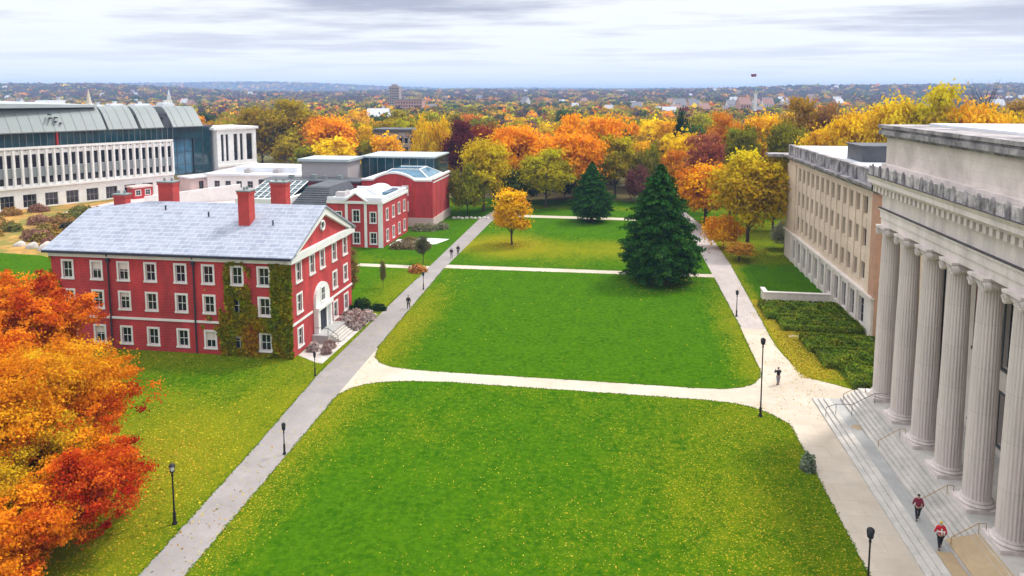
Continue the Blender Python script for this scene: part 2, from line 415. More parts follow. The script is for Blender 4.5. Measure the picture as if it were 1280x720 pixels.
cb = n.new('ShaderNodeCombineXYZ'); l.new(px_, cb.inputs[0]); l.new(py_, cb.inputs[1])
def noise(scale, det, rough, loc, sx=1, sy=1):
    mp = n.new('ShaderNodeMapping'); mp.inputs['Location'].default_value = loc; mp.inputs['Scale'].default_value = (sx, sy, 1)
    l.new(cb.outputs[0], mp.inputs[0])
    k = n.new('ShaderNodeTexNoise'); k.inputs['Scale'].default_value = scale; k.inputs['Detail'].default_value = det; k.inputs['Roughness'].default_value = rough
    l.new(mp.outputs[0], k.inputs['Vector']); return k.outputs['Fac']
def rng_(v, a, b, c=0, d=1):
    k = n.new('ShaderNodeMapRange'); k.interpolation_type = 'SMOOTHSTEP'
    for i, q in zip(('From Min', 'From Max', 'To Min', 'To Max'), (a, b, c, d)): k.inputs[i].default_value = q
    l.new(v, k.inputs['Value']); return k.outputs[0]
def mixc(f, a, b):
    k = n.new('ShaderNodeMix'); k.data_type = 'RGBA'
    for s_, q in (('Factor', f), ('A', a), ('B', b)):
        if isinstance(q, tuple): k.inputs[s_].default_value = (*q, 1)
        elif isinstance(q, (int, float)): k.inputs[s_].default_value = q
        else: l.new(q, k.inputs[s_])
    return k.outputs['Result']
big = noise(.2, 8, .56, (3.1, 7.3, 0), .8, 1.15)
fine = noise(.75, 9, .6, (1.7, 2.2, 4), .7, 1.2)
dens = math_('ADD', math_('MULTIPLY', big, .72), math_('MULTIPLY', fine, .28))
high = rng_(sp.outputs['Z'], .015, .12)                 # greyer bases show only well above the horizon
shade = math_('MULTIPLY', rng_(dens, .45, .585), math_('ADD', math_('MULTIPLY', high, .85), .15))
cloud = mixc(shade, (8.6, 8.85, 9.05), (4.1, 4.3, 5.25))
cover = rng_(dens, .3, .5, .72, 1)                      # thin places let the blue sky through
skyc = mixc(cover, sky.outputs[0], cloud)
zen = rng_(sp.outputs['Z'], .14, .9, 1, 2.3)            # an overcast sky is brightest overhead
vm = n.new('ShaderNodeVectorMath'); vm.operation = 'SCALE'; l.new(skyc, vm.inputs[0]); l.new(zen, vm.inputs['Scale'])
l.new(vm.outputs[0], bg.inputs['Color'])

sun = bpy.data.lights.new('sun', 'SUN'); sun.energy = 2.6; sun.angle = R(7); sun.color = (1, .95, .87)
so = bpy.data.objects.new('sun', sun); col.objects.link(so)
sd = Vector((math.sin(SUN_AZ) * math.cos(SUN_EL), math.cos(SUN_AZ) * math.cos(SUN_EL), math.sin(SUN_EL)))
so.rotation_euler = sd.to_track_quat('Z', 'Y').to_euler(); so.location = (60, 40, 120)

vs = sc.view_settings; vs.view_transform = 'Standard'; vs.look = 'None'; vs.exposure = 0.3; vs.gamma = 1; vs.use_curve_mapping = False
sc.cycles.use_denoising = True
sc.cycles.max_bounces = 6; sc.cycles.diffuse_bounces = 3; sc.cycles.transmission_bounces = 3; sc.cycles.volume_bounces = 1; sc.cycles.glossy_bounces = 2

hz = MB(); hz.box(-13000, -13000, -1, 13000, 13000, 122)
hm = bpy.data.materials.new('haze_air'); n_, l_ = nt(hm); n_.remove(n_['Principled BSDF'])
pv = n_.new('ShaderNodeVolumePrincipled'); pv.inputs['Color'].default_value = (.4, .59, 1, 1); pv.inputs['Density'].default_value = 1.75e-4
pv.inputs['Anisotropy'].default_value = .0
l_.new(pv.outputs[0], n_['Material Output'].inputs['Volume'])
ho = hz.build('haze', hm); ho['kind'] = 'stuff'

# ------------------------------------------------------------------ ground
def hill(x, y):
    r = np.hypot(x, y); az = np.arctan2(x, y) + YAW
    fwd = r * np.cos(az)
    u = 640 + 895 * np.tan(np.clip(az, -1.2, 1.2))
    near = np.interp(u, [-1500, -400, 0, 100, 200, 300, 420, 500, 640, 800, 900, 1000, 1060, 1250, 1700, 2800], [5, 6, 6.5, 6, 3.0, -2.5, -3, -2, -1.5, -.8, .8, 3.2, 4.2, 6.4, 8, 5])
    far = np.interp(u, [-1500, -400, 0, 200, 270, 330, 400, 440, 480, 540, 640, 800, 1700], [3, 5.5, 7.4, 9.4, 10.2, 10.6, 9.2, 6.8, 5.0, 2.8, 2.6, 2.6, 2.5])
    d = np.maximum(fwd, 100)
    ss = lambda a, b, t: (lambda q: q * q * (3 - 2 * q))(np.clip((t - a) / (b - a), 0, 1))
    h1 = np.maximum(0, 28 + near * 3000 / 895) * ss(1250, 3000, d) * (1 - .75 * ss(3200, 4400, d))
    h2 = np.maximum(0, 28 + far * 6000 / 895) * ss(4400, 6000, d)
    wob = 3.5 * np.sin(x * .0043 + 1.3) * np.sin(y * .0039) + 2 * np.sin(x * .011 + .4) * np.cos(y * .009)
    return np.where(np.cos(az) > .15, np.maximum(h1, h2) + wob * ss(1400, 2600, d), 0)
rad = np.concatenate([np.array([0.0]), np.geomspace(25, 12000, 110)])
az = np.radians(np.concatenate([np.arange(-180, -62, 6.0), np.arange(-62, 52, .6), np.arange(52, 180, 6.0)]))
A, B = np.meshgrid(az, rad); X = B * np.sin(A); Y = B * np.cos(A); Z = hill(X, Y); Z[B < 1000] = 0
nr, na = X.shape
me = bpy.data.meshes.new('ground')
fs = [(i * na + j, i * na + (j + 1) % na, (i + 1) * na + (j + 1) % na, (i + 1) * na + j) for i in range(nr - 1) for j in range(na)]
fs = [tuple(reversed(f)) for f in fs]
me.from_pydata(np.stack([X, Y, Z], -1).reshape(-1, 3).tolist(), [], fs); me.update()
me.materials.append(mat('woodland_floor', (.13, .09, .03), .95, .4, .02, (.09, .1, .03), .8))
o = bpy.data.objects.new('ground', me); col.objects.link(o); o['kind'] = 'structure'

def sstep(a, b, t):
    q = np.clip((t - a) / (b - a), 0, 1); return q * q * (3 - 2 * q)
def yellow(x, y):
    """how thickly the lawns are strewn and yellowed"""
    x = np.asarray(x, float); y = np.asarray(y, float)
    wob = .5 + .5 * np.sin(x * .31 + 1.1 * np.sin(y * .23)) * np.sin(y * .27 + 1.3 * np.sin(x * .17))
    f1 = .25 + .24 * sstep(-5, 12, x) + .35 * sstep(-19.5, -25, x) + .12 * wob - .22 * np.exp(-(((x + 17) / 6) ** 2 + ((y - 41) / 7) ** 2)) + .1 * sstep(58, 63, y) * 0
    f2 = .03 + .06 * wob + .75 * sstep(-17.5, -25.5, x) * (1 - .6 * sstep(80, 106, y)) + .65 * sstep(9, 15, x) * (1 - .55 * sstep(84, 108, y))
    f3 = .12 + .1 * wob + .62 * np.exp(-(((y - 126) / 9) ** 2)) * sstep(14, 2, x) + .55 * np.exp(-(((x + 19.5) / 6) ** 2 + ((y - 129) / 12) ** 2))
    f4 = np.where(y > 160, .1 + .5 * np.exp(-(((y - 172) / 4) ** 2)), 0)
    left = .56 + .18 * wob - .22 * np.exp(-(((x + 42) / 9) ** 2 + ((y - 62) / 5) ** 2)) + .45 * np.exp(-(((x + 38) / 9) ** 2 + ((y - 43) / 9) ** 2))
    left = np.where(y > 87, .2 + .45 * sstep(-38, -29, x) * (y < 108) + .1 * wob, left)
    left = np.where((x < -62) & (y > 70), .12 + .1 * wob, left)
    left = np.where(y > 111, .05 + .35 * sstep(125, 112, y) , left)
    right = np.where(y < 98, .95 - .3 * sstep(20.5, 22, x), np.clip(.75 * sstep(21.5, 18.5, x) + .65 * sstep(114, 121, y), .05, .8))
    v = np.where(y < 65.8, f1, np.where(y < 110, f2, np.where(y < 158, f3, f4)))
    v = np.where(x < -28, left, v); v = np.where(x > 17, right, v)
    v = np.where((y > 160), f4, v)
    return np.clip(v, 0, 1)

xs = np.arange(-150, 70.1, 1.1); ys = np.arange(15, 185.1, 1.1)
GX, GY = np.meshgrid(xs, ys); ny_, nx_ = GX.shape
me = bpy.data.meshes.new('lawn')
idx = np.arange(ny_ * nx_).reshape(ny_, nx_)
me.from_pydata(np.stack([GX, GY, np.full_like(GX, .004)], -1).reshape(-1, 3).tolist(), [], np.stack([idx[:-1, :-1], idx[:-1, 1:], idx[1:, 1:], idx[1:, :-1]], -1).reshape(-1, 4).tolist()); me.update()
at = me.attributes.new('yellow', 'FLOAT', 'POINT'); at.data.foreach_set('value', yellow(GX, GY).astype(np.float32).ravel())
lm = bpy.data.materials.new('lawn_grass'); n, l = nt(lm); bs = n['Principled BSDF']; bs.inputs['Roughness'].default_value = .9; bs.inputs['Specular IOR Level'].default_value = .0
tc = n.new('ShaderNodeTexCoord')
def noise(scale, det=6, rough=.6, st=(1, 1, 1)):
    mp = n.new('ShaderNodeMapping'); mp.inputs['Scale'].default_value = st; l.new(tc.outputs['Object'], mp.inputs[0])
    k = n.new('ShaderNodeTexNoise'); k.inputs['Scale'].default_value = scale; k.inputs['Detail'].default_value = det; k.inputs['Roughness'].default_value = rough
    l.new(mp.outputs[0], k.inputs['Vector']); return k.outputs['Fac']
def math_(op, a, b=None, clamp=False):
    k = n.new('ShaderNodeMath'); k.operation = op; k.use_clamp = clamp
    for i, q in enumerate((a, b)):
        if q is None: continue
        if isinstance(q, (int, float)): k.inputs[i].default_value = q
        else: l.new(q, k.inputs[i])
    return k.outputs[0]
ya = n.new('ShaderNodeAttribute'); ya.attribute_name = 'yellow'
big, mid, fine, tiny = noise(.06, 4), noise(.5, 8, .68, (1, .6, 1)), noise(1.9, 8, .78), noise(9, 3, .7)
g1 = mixc(rng_(mid, .35, .65), (.021, .081, .002), (.04, .112, .002))
g2 = mixc(rng_(fine, .4, .64), g1, (.064, .142, .003))
yf = math_('ADD', ya.outputs['Fac'], math_('MULTIPLY', math_('SUBTRACT', mid, .5), .55))
yf = math_('ADD', yf, math_('MULTIPLY', math_('SUBTRACT', big, .5), .5))
yf = math_('ADD', yf, math_('MULTIPLY', math_('SUBTRACT', fine, .5), .8))
c3 = mixc(rng_(yf, .25, 1.3), g2, mixc(rng_(tiny, .35, .65), (.165, .18, .005), (.25, .205, .009)))
sp_ = math_('MULTIPLY', rng_(noise(6.5, 2, .5), .59, .66), rng_(yf, .25, .6, 0, .85))
c4 = mixc(sp_, c3, mixc(rng_(noise(3.3, 2), .4, .6), (.42, .34, .02), (.4, .24, .02)))
l.new(c4, bs.inputs['Base Color'])
bp = n.new('ShaderNodeBump'); bp.inputs['Strength'].default_value = .7; bp.inputs['Distance'].default_value = .12
l.new(math_('ADD', fine, math_('MULTIPLY', tiny, .7)), bp.inputs['Height']); l.new(bp.outputs[0], bs.inputs['Normal'])
me.materials.append(lm)
o = bpy.data.objects.new('lawn', me); col.objects.link(o); o['kind'] = 'structure'

M['pinkgrey'] = mat('pink_grey_path', (.42, .365, .345), .9, .12, .6, (.32, .27, .25), .5, .2, 15)
sheet('path', [(-26.6, 15), (-24.0, 15), (-24.5, 36), (-25.4, 62), (-25.7, 72), (-27.0, 109), (-26.8, 150), (-25.6, 168), (-28.2, 168), (-30.0, 153), (-29.6, 100), (-29.1, 64), (-27.9, 48), (-27.2, 35)], .012, M['asphalt'])
sheet('path', [(-25.35, 60.6), (-24.7, 62.1), (-23.7, 63.3), (-22.1, 64.1), (-19.5, 64.7), (-15.9, 65.0), (-4, 64.8), (7.5, 64.5), (10.3, 64.3), (12.3, 63.6), (13.8, 62.3), (14.9, 60.5), (16, 60.5), (16, 72), (14.6, 72), (14.3, 70.6), (13.5, 69), (12.3, 68), (10.6, 67.3), (7.8, 67.1), (-4, 67.3), (-16.4, 67.4), (-19.6, 67.5), (-22.4, 67.9), (-24.0, 68.8), (-25.0, 70.2), (-25.75, 73.2), (-26, 70), (-25.6, 62)], .008, M['concrete'])
sheet('plaza', [(15.0, 15), (30, 15), (30, 67), (24.2, 67.2), (23, 68.5), (20.8, 70.1), (19.4, 70.9), (18.6, 72), (17.9, 78), (17.8, 83), (17.9, 86), (15.0, 86), (14.7, 72), (14.9, 60)], .012, M['concrete'])
sheet('path', [(15.0, 85.6), (17.95, 85.6), (18.7, 117), (18.3, 150), (15.5, 176), (13, 176), (14.6, 150), (14.9, 117)], .016, M['pinkgrey'])
sheet('path', [(-27.2, 108.9), (15.2, 109.2), (15.2, 111.3), (-27.2, 111.3)], .008, M['concrete'])
sheet('path', [(-28, 157.4), (14.6, 156.2), (14.6, 159.2), (-28, 160.4)], .008, M['concrete'])
sheet('path', [(-41.5, 108.3), (-29.4, 107.9), (-29.4, 109.9), (-41.5, 110.1)], .008, M['concrete'])
sheet('patio', [(-41.2, 124.2), (-36, 124.6), (-32.9, 126.6), (-31.5, 131.2), (-35.2, 131.6), (-41.2, 129.6)], .008, M['roof_white'])
sheet('forecourt', [(-33.4, 69.6), (-30.6, 67.9), (-29.9, 67.8), (-29.7, 84.5), (-33.4, 84.5)], .008, M['rubble'])
sheet('mulch_bed', [(-150, 112), (-98, 107.5), (-72, 97), (-69, 104), (-80, 128), (-100, 150), (-120, 172), (-150, 172)], .008, M['mulch'])
sheet('terrace', [(-128, 147), (-104, 140), (-64, 128), (-58, 140), (-66, 172), (-92, 215), (-128, 215)], .012, M['pink_stone'])
sheet('path', [(20, 83.2), (29.3, 83.6), (29.3, 84.2), (20, 84.0)], .012, M['concrete'])

g = np.random.default_rng(5)
def litter(name, n0, x0, x1, y0, y1, power, size, ok=None):
    p = np.stack([g.uniform(x0, x1, n0), g.uniform(y0, y1, n0)], 1)
    yv = yellow(p[:, 0], p[:, 1]); k = g.uniform(0, 1, n0) < yv ** power
    if ok is not None: k &= ok(p[:, 0], p[:, 1])
    p = p[k]; m = len(p)
    P = np.concatenate([p, g.uniform(.02, .06, (m, 1))], 1); N = g.normal(size=(m, 3)) * .35 + np.array([0, 0, 1])
    o = cards(name, P, N, size, g.uniform(0, 1, m), g.uniform(0, 1, m), M['leaf_litter'], seed=3); o['kind'] = 'stuff'
litter('fallen_leaves', 60000, -25, 15, 22, 64.6, 1.9, .09)
litter('fallen_leaves', 14000, -25.5, 14.8, 68, 108, 1.3, .12)
litter('fallen_leaves', 16000, -60, -30, 22, 68, 2.2, .11)
litter('fallen_leaves', 14000, 18, 22.5, 71, 98, 1.2, .13, lambda x, y: x > 18.2)
M['blade'] = leafmat('grass_blade', [(0, (.045, .135, .004)), (.5, (.09, .175, .005)), (1, (.19, .2, .01))], val=.3, trans=.1)
def fringe(lines, per_m=30):
    P = []
    for ln in lines:
        for a, b in zip(ln, ln[1:]):
            L_ = math.hypot(b[0] - a[0], b[1] - a[1]); m = int(L_ * per_m); t = g.uniform(0, 1, m); nx_, ny2 = -(b[1] - a[1]) / L_, (b[0] - a[0]) / L_
            o_ = g.normal(size=m) * .05 + .025 * np.sin(t * L_ * 1.7) + .02 * np.sin(t * L_ * 4.3)
            P.append(np.stack([a[0] + (b[0] - a[0]) * t + nx_ * o_, a[1] + (b[1] - a[1]) * t + ny2 * o_, np.full(m, .035)], 1))
    P = np.concatenate(P); m = len(P); yv = yellow(P[:, 0], P[:, 1])
    o = cards('grass', P, g.normal(size=(m, 3)) * .45 + np.array([0, 0, 1]), .12, np.clip(yv * .9 + g.normal(size=m) * .2, 0, 1), g.uniform(0, 1, m), M['blade'], seed=9); o['kind'] = 'stuff'
fringe([[(-26.6, 22), (-27.2, 35), (-27.9, 48), (-29.1, 64), (-29.4, 68)], [(-24.1, 22), (-24.5, 36), (-25.35, 60.6)], [(-29.6, 85), (-29.6, 100), (-29.4, 107)], [(-25.75, 73), (-27, 108.8)],
        [(-25.35, 60.6), (-24.7, 62.1), (-23.7, 63.3), (-22.1, 64.1), (-19.5, 64.7), (-15.9, 65.0), (-4, 64.8), (7.5, 64.5), (10.3, 64.3), (12.3, 63.6), (13.8, 62.3), (14.9, 60.5), (15, 22)],
        [(14.8, 85), (14.7, 72), (14.3, 70.6), (13.5, 69), (12.3, 68), (10.6, 67.3), (7.8, 67.1), (-4, 67.3), (-16.4, 67.4), (-19.6, 67.5), (-22.4, 67.9), (-24.0, 68.8), (-25.0, 70.2), (-25.75, 73.2)],
        [(17.9, 86), (17.8, 80), (18.6, 72), (19.4, 70.9), (20.8, 70.1), (23, 68.5), (24.2, 67.2)], [(17.95, 86), (18.7, 117)], [(15, 86), (14.9, 109)], [(-27, 108.9), (15, 109.2)], [(-27, 111.3), (15, 111.3)]])
def ring_litter(cx, cy, rad_, n0, size, t0, t1):
    a = g.uniform(0, 6.28, n0); q = np.abs(g.normal(size=n0)) * rad_ * .6
    P = np.stack([cx + np.cos(a) * q, cy + np.sin(a) * q, g.uniform(.02, .07, n0)], 1)
    o = cards('fallen_leaves', P, g.normal(size=(n0, 3)) * .35 + np.array([0, 0, 1]), size, g.uniform(t0, t1, n0), g.uniform(0, 1, n0), M['leaf_litter'], seed=4); o['kind'] = 'stuff'
ring_litter(-38, 43, 9, 5000, .17, 0, .7)
litter('fallen_leaves', 3000, -29.5, -24, 22, 100, 1.6, .11)
litter('fallen_leaves', 2500, 14.5, 20, 62, 110, 1.8, .11)
ring_litter(6.5, 105.9, 6, 900, .16, 0, .2)
ring_litter(22.6, 128, 6, 1500, .2, 0, .6)
ring_litter(-18.9, 128, 5, 1200, .2, .1, .8)

# ------------------------------------------------------------------ long red brick hall
hall = thing('brick_hall', 'long three storey red brick hall with slate roof, four chimneys and white pedimented gable', 'building', (-47.5, 77, 0))
YF, YB, XL, XR, EV, RZ = 68.6, 85.6, -61.4, -33.5, 10.95, 15.1
bays = [-59.4, -55.9, -52.7, -49.5, -46.0, -42.8, -39.5, -36.5]
rows = [(8.72, 1.85), (5.47, 1.8), (1.6, 1.75)]
gy_ = [70.5, 73.9, 76.7, 80.2, 83.6]
mb = MB()
holes = [(x - .55 - XL, x + .55 - XL, zc_ - h / 2, zc_ + h / 2) for x in bays for zc_, h in rows]
mb.wall((XL, YF, 0), (1, 0, 0), (0, -1, 0), XR - XL, 11, holes)
gw = [(y, 8.9, 2.0) for y in gy_] + [(y, 5.47, 1.9) for y in (70.5, 80.2, 83.6)] + [(y, 1.75, 1.9) for y in (70.5, 80.2, 83.6)]
mb.wall((XR, YF, 0), (0, 1, 0), (1, 0, 0), YB - YF, 11, [(y - .52 - YF, y + .52 - YF, z - h / 2, z + h / 2) for y, z, h in gw])
mb.wall((XL, YB, 0), (1, 0, 0), (0, 1, 0), XR - XL, 11, [])
mb.wall((XL, YF, 0), (0, 1, 0), (-1, 0, 0), YB - YF, 11, [])
mb.add([(XR, YF, 11), (XR, YB, 11), (XR, 77, 14.85)], [(0, 1, 2)]); mb.add([(XL, YF, 11), (XL, YB, 11), (XL, 78.6, 13.9), (XL, 75.4, 13.9)], [(0, 1, 2, 3)])
mb.build('wall', M['brick'], hall)
for x in bays:
    for zc_, h in rows:
        wn = window(hall, (x, YF, zc_), 1.1, h, 0, trim=.2)
        if rnd.random() < .12:
            q = rnd.uniform(.25, .6) * h; b = MB(); b.add([(-.47, .133, h / 2 - q), (.47, .133, h / 2 - q), (.47, .133, h / 2 - .07), (-.47, .133, h / 2 - .07)], [(0, 1, 2, 3)])
            o = b.build('blind', M['cream_light']); o.parent = wn
for y, z, h in gw: window(hall, (XR, y, z), 1.04, h, math.pi / 2, trim=.22)
# roof: pitched slate with a half hip at the far end
mb = MB()
xl, xr, yf, yb = XL - .5, XR + .55, YF - .6, YB + .6
zf = lambda y: EV + (RZ - EV) * (1 - abs(y - 77) / (77 - yf))
hy = 75.2; tl = xl + 7
P = [(xl, yf, EV), (xr, yf, EV), (xr, 77, RZ), (tl, 77, RZ), (xl, hy, zf(hy)), (xl, yb, EV), (xr, yb, EV), (xl, 154 - hy, zf(hy))]
F_ = [(0, 1, 2, 3, 4), (2, 6, 5, 7, 3), (3, 7, 4)]
mb.add(P, F_); mb.add([(a, b, c - .22) for a, b, c in P], [tuple(reversed(f)) for f in F_])
for a, b in ((0, 1), (1, 2), (2, 6), (6, 5), (5, 7), (7, 4), (4, 0)):
    p, q = P[a], P[b]; mb.add([p, q, (q[0], q[1], q[2] - .22), (p[0], p[1], p[2] - .22)], [(3, 2, 1, 0)])
roof = mb.build('roof', M['slate'], hall)
def chimney(x, y, z0, z1, sx, sy):
    b = MB(); b.box(x - sx / 2, y - sy / 2, z0 - 1.3, x + sx / 2, y + sy / 2, z1 - .45)
    b.box(x - sx / 2 - .08, y - sy / 2 - .08, z1 - .45, x + sx / 2 + .08, y + sy / 2 + .08, z1 - .15)
    o = b.build('chimney', M['brick_chimney'], roof)
    c = MB(); c.box(x - sx / 2 - .14, y - sy / 2 - .14, z1 - .15, x + sx / 2 + .14, y + sy / 2 + .14, z1)
    for k in (-.25, .25):
        if sx > sy: c.lathe((x + k * sx, y, z1), [(.16, 0), (.13, .35)], 10)
        else: c.lathe((x, y + k * sy, z1), [(.16, 0), (.13, .35)], 10)
    c.build('chimney_cap', M['roof_grey'], o)
chimney(-58.9, 77.2, 14.3, 15.9, 1.5, 1.0); chimney(-53.4, 78.2, 14.7, 17.4, 1.9, 1.3)
chimney(-40.9, 73.6, 13.5, 17.2, 1.3, 1.3); chimney(-39.6, 79.2, 14.0, 17.5, 1.9, 1.2)
mb = MB()
for x, y in ((-46, 74.4), (-52, 75.4), (-37.6, 73.2)):
    mb.tube([(x, y, zf(y) - .1), (x, y, zf(y) + .55)], [.09, .09], 8)
mb.build('vent_pipe', M['gutter'], roof)
mb = MB(); mb.box(XL - .06, YF - .28, 10.2, XR + .28, YF - .003, 10.72); mb.build('cornice', M['white'], hall)
mb = MB(); mb.box(xl, yf - .12, EV - .3, xr - .2, yf + .06, EV - .06); mb.build('gutter', M['gutter'], hall)
mb = MB(); mb.box(XL, YF - .1, 3.42, XR + .1, YF - .003, 3.66); mb.box(XR + .003, YF - .003, 3.42, XR + .1, 73.6, 3.66); mb.box(XR + .003, 78.2, 3.42, XR + .1, YB, 3.66); mb.build('string_course', M['white'], hall)
for x in (-54.4, -44.4):
    mb = MB(); mb.tube([(x, YF - .14, .1), (x, YF - .14, 10.2), (x, YF - .45, 10.75)], [.09, .09, .09], 8); mb.box(x - .18, YF - .32, 9.75, x + .18, YF - .02, 10.15)
    mb.build('downpipe', M['gutter'], hall)
# pediment mouldings
mb = MB()
mb.box(XR + .003, yf + .1, 10.25, XR + .42, yb - .1, 11.0)
for s in (1, -1):
    a = 77 - s * (77 - yf - .05)
    pr = [(a, EV - .22), (77, RZ - .22), (77, RZ - 1.05), (77 - s * (77 - yf - 1.55), 11.003), (a, 11.003 - .3)]
    mb.extr(pr, 'x', XR + .003, XR + .42)
mb.build('pediment_moulding', M['white'], hall)
b = MB(); ring = [(XR + .06, 76.9 + math.cos(t) * .52, 12.75 + math.sin(t) * .52) for t in np.linspace(0, 2 * math.pi, 21)]
b.tube(ring, [.15] * 21, 6, cap=False); oc = b.build('oculus', M['white'], hall)
b = MB(); b.add([(XR + .03, 76.9 + math.cos(t) * .5, 12.75 + math.sin(t) * .5) for t in np.linspace(0, 2 * math.pi, 20, endpoint=False)], [tuple(range(20))]); b.build('pane', M['glass'], oc)
# arched white doorcase
b = MB(); pr = [(74.0, .9), (77.9, .9), (77.9, 4.6)] + [(75.95 + 1.95 * math.cos(t), 4.6 + 1.75 * math.sin(t)) for t in np.linspace(.2, math.pi - .2, 11)] + [(74.0, 4.6)]
b.extr(pr, 'x', XR + .003, XR + .3); b.box(XR + .3, 74.0, .9, XR + .55, 74.45, 3.5); b.box(XR + .3, 77.45, .9, XR + .55, 77.9, 3.5); b.box(XR + .3, 73.85, 3.5, XR + .7, 78.05, 3.85)
b.build('doorcase', M['white'], hall)
window(hall, (XR + .3, 75.95, 5.0), 1.0, 1.6, math.pi / 2, trim=.14, depth=-.012)
b = MB(); b.box(XR + .303, 75.2, .93, XR + .36, 75.93, 3.3); b.box(XR + .303, 75.97, .93, XR + .36, 76.7, 3.3)
for yy in (75.32, 76.09): b.box(XR + .36, yy, 1.2, XR + .38, yy + .48, 2.0); b.box(XR + .36, yy, 2.2, XR + .38, yy + .48, 3.1)
d = b.build('door', M['gutter'], hall)
b = MB(); b.tube([(XR + .42, 75.87, 1.95), (XR + .42, 75.87, 2.15)], [.03, .03], 6); b.build('handle', M['brass'], d)
b = MB(); b.box(XR + .003, 73.4, .02, XR + 1.9, 78.6, .9); b.build('porch', M['granite_grey'], hall)
for i in range(4):
    b = MB(); b.box(XR + 1.9 + .3 * i + .002, 74.2, .02, XR + 2.2 + .3 * i, 77.8, .72 - .18 * i); b.build('step', M['granite'], hall)
for yy in (73.5, 78.5):
    b = MB(); b.tube([(XR + .4, yy, 1.75), (XR + 1.85, yy, 1.75), (XR + 3.0, yy, 1.0)], [.03] * 3, 6); b.tube([(XR + 1.85, yy, .9), (XR + 1.85, yy, 1.75)], [.03] * 2, 6); b.tube([(XR + 3, yy, .02), (XR + 3, yy, 1.0)], [.03] * 2, 6)
    b.build('handrail', M['black'], hall)

# ivy over the corner of the hall
def ivy(name, label, pts_fn, seed, t0=0, t1=1):
    g = np.random.default_rng(seed); p, nn, tint = pts_fn(g); k = len(p)
    root = thing(name, label, 'climbing plant', tuple(np.round(p.min(0), 2)))
    o = cards('foliage', p - p.min(0).round(2), nn + g.normal(size=(k, 3)) * .45, .3, np.clip(tint + g.normal(size=k) * .16, t0, t1), g.uniform(0, 1, k), M['leaf_ivy'], root, seed=seed)
    b = MB(); base = p.min(0).round(2)
    return root
def ivy_front(g):
    x = g.uniform(-43.6, -33.4, 24000); z = g.uniform(0, 10.3, 24000); q = .5 * np.sin(x * 1.7 + 1.3 * np.sin(z * .9)) + .35 * np.sin(z * 1.3 + x * .8) + .25 * np.sin(x * 3.9 + z * 2.7)
    cover = np.where(x > -35.75, 1.3, 0)
    cover = np.maximum(cover, np.where((x > -40.9) & (x < -38.0), 1.25 - np.maximum(0, z - 6.5) * .2, 0))
    cover = np.maximum(cover, np.where(x > -41.6, 1.1 - np.maximum(0, z - 4.6) * .55, 0))
    cover = np.maximum(cover, np.where(x > -42.2, .75 - np.abs(z - 2.2) * .25, 0))
    k = cover + .62 * q + .12 * g.normal(size=len(x)) > .66
    for bx in bays:
        for zc_, h in rows:
            m_ = .28 if not (abs(bx + 39.5) < .3 and zc_ < 8) else -.15
            k &= ~((np.abs(x - bx) < .55 + m_) & (np.abs(z - zc_) < h / 2 + m_))
    x, z, q = x[k], z[k], q[k]
    p = np.stack([x, YF - .08 - np.abs(g.normal(size=len(x))) * .13, z], 1)
    tint = .62 + .25 * q - .45 * np.exp(-(((x + 37.6) / 1.6) ** 2 + ((z - 1.8) / 2) ** 2)) + .2 * (x > -36)
    return p, np.tile([0, -1, .25], (len(x), 1)), tint
ivy('ivy', 'green and russet ivy covering the corner of the long brick hall beside its gable', ivy_front, 41)
def ivy_end(g):
    x = g.uniform(-61.5, -59.0, 5000); z = g.uniform(0, 10.2, 5000)
    k = (x + 61.5 < 1.0 + .6 * np.sin(z * 1.2) - .05 * z) & ~((np.abs(x + 59.4) < .8) & (np.abs(z % 3.6 - 1.7) < 1.1))
    x, z = x[k], z[k]; p = np.stack([x, YF - .08 - np.abs(g.normal(size=len(x))) * .12, z], 1)
    return p, np.tile([0, -1, .25], (len(x), 1)), .45 + .15 * np.sin(z)
ivy('ivy', 'narrow strip of brownish ivy climbing the far end of the long brick hall', ivy_end, 42)

# ------------------------------------------------------------------ smaller brick hall behind it
h2 = thing('brick_hall', 'small red brick hall with white roof, little front gable and arched window', 'building', (-47, 130, 0))
a0, a1, b0, b1, ht = -52.0, -41.6, 121.8, 137.5, 8.5
mb = MB()
fr = [(-46.5, 5.75, 1.2, 2.1), (-43.3, 5.5, 1.0, 1.9), (-43.3, 1.7, 1.1, 2.0), (-46.5, 1.7, 1.1, 2.0), (-49.8, 5.5, 1.0, 1.9), (-49.8, 1.7, 1.1, 2.0)]
mb.wall((a0, b0, 0), (1, 0, 0), (0, -1, 0), a1 - a0, ht, [(x - w_ / 2 - a0, x + w_ / 2 - a0, z - h / 2, z + h / 2) for x, z, w_, h in fr])
sd_ = [(y, z, 1.1, 2.1) for y in (124.6, 128.2, 131.8, 135.2) for z in (5.7, 1.8)]
mb.wall((a1, b0, 0), (0, 1, 0), (1, 0, 0), b1 - b0, ht, [(y - w_ / 2 - b0, y + w_ / 2 - b0, z - h / 2, z + h / 2) for y, z, w_, h in sd_])
mb.wall((a0, b1, 0), (1, 0, 0), (0, 1, 0), a1 - a0, ht, []); mb.wall((a0, b0, 0), (0, 1, 0), (-1, 0, 0), b1 - b0, ht, [])
mb.add([(-48.5, b0 - .05, ht), (-44.5, b0 - .05, ht), (-46.5, b0 - .05, 9.9)], [(0, 1, 2)])
mb.build('wall', M['brick'], h2)
for x, z, w_, h in fr: window(h2, (x, b0, z), w_, h, 0, trim=.16)
for y, z, w_, h in sd_: window(h2, (a1, y, z), w_, h, math.pi / 2, trim=.16)
mb = MB(); mb.box(a0, b0 - .2, 8.0, a1 + .2, b0 - .06, 8.5); mb.box(a1 + .003, b0 - .06, 8.0, a1 + .2, b1, 8.5)
mb.box(a1 - .75, b0 - .12, .02, a1 + .12, b0 - .003, 7.99)
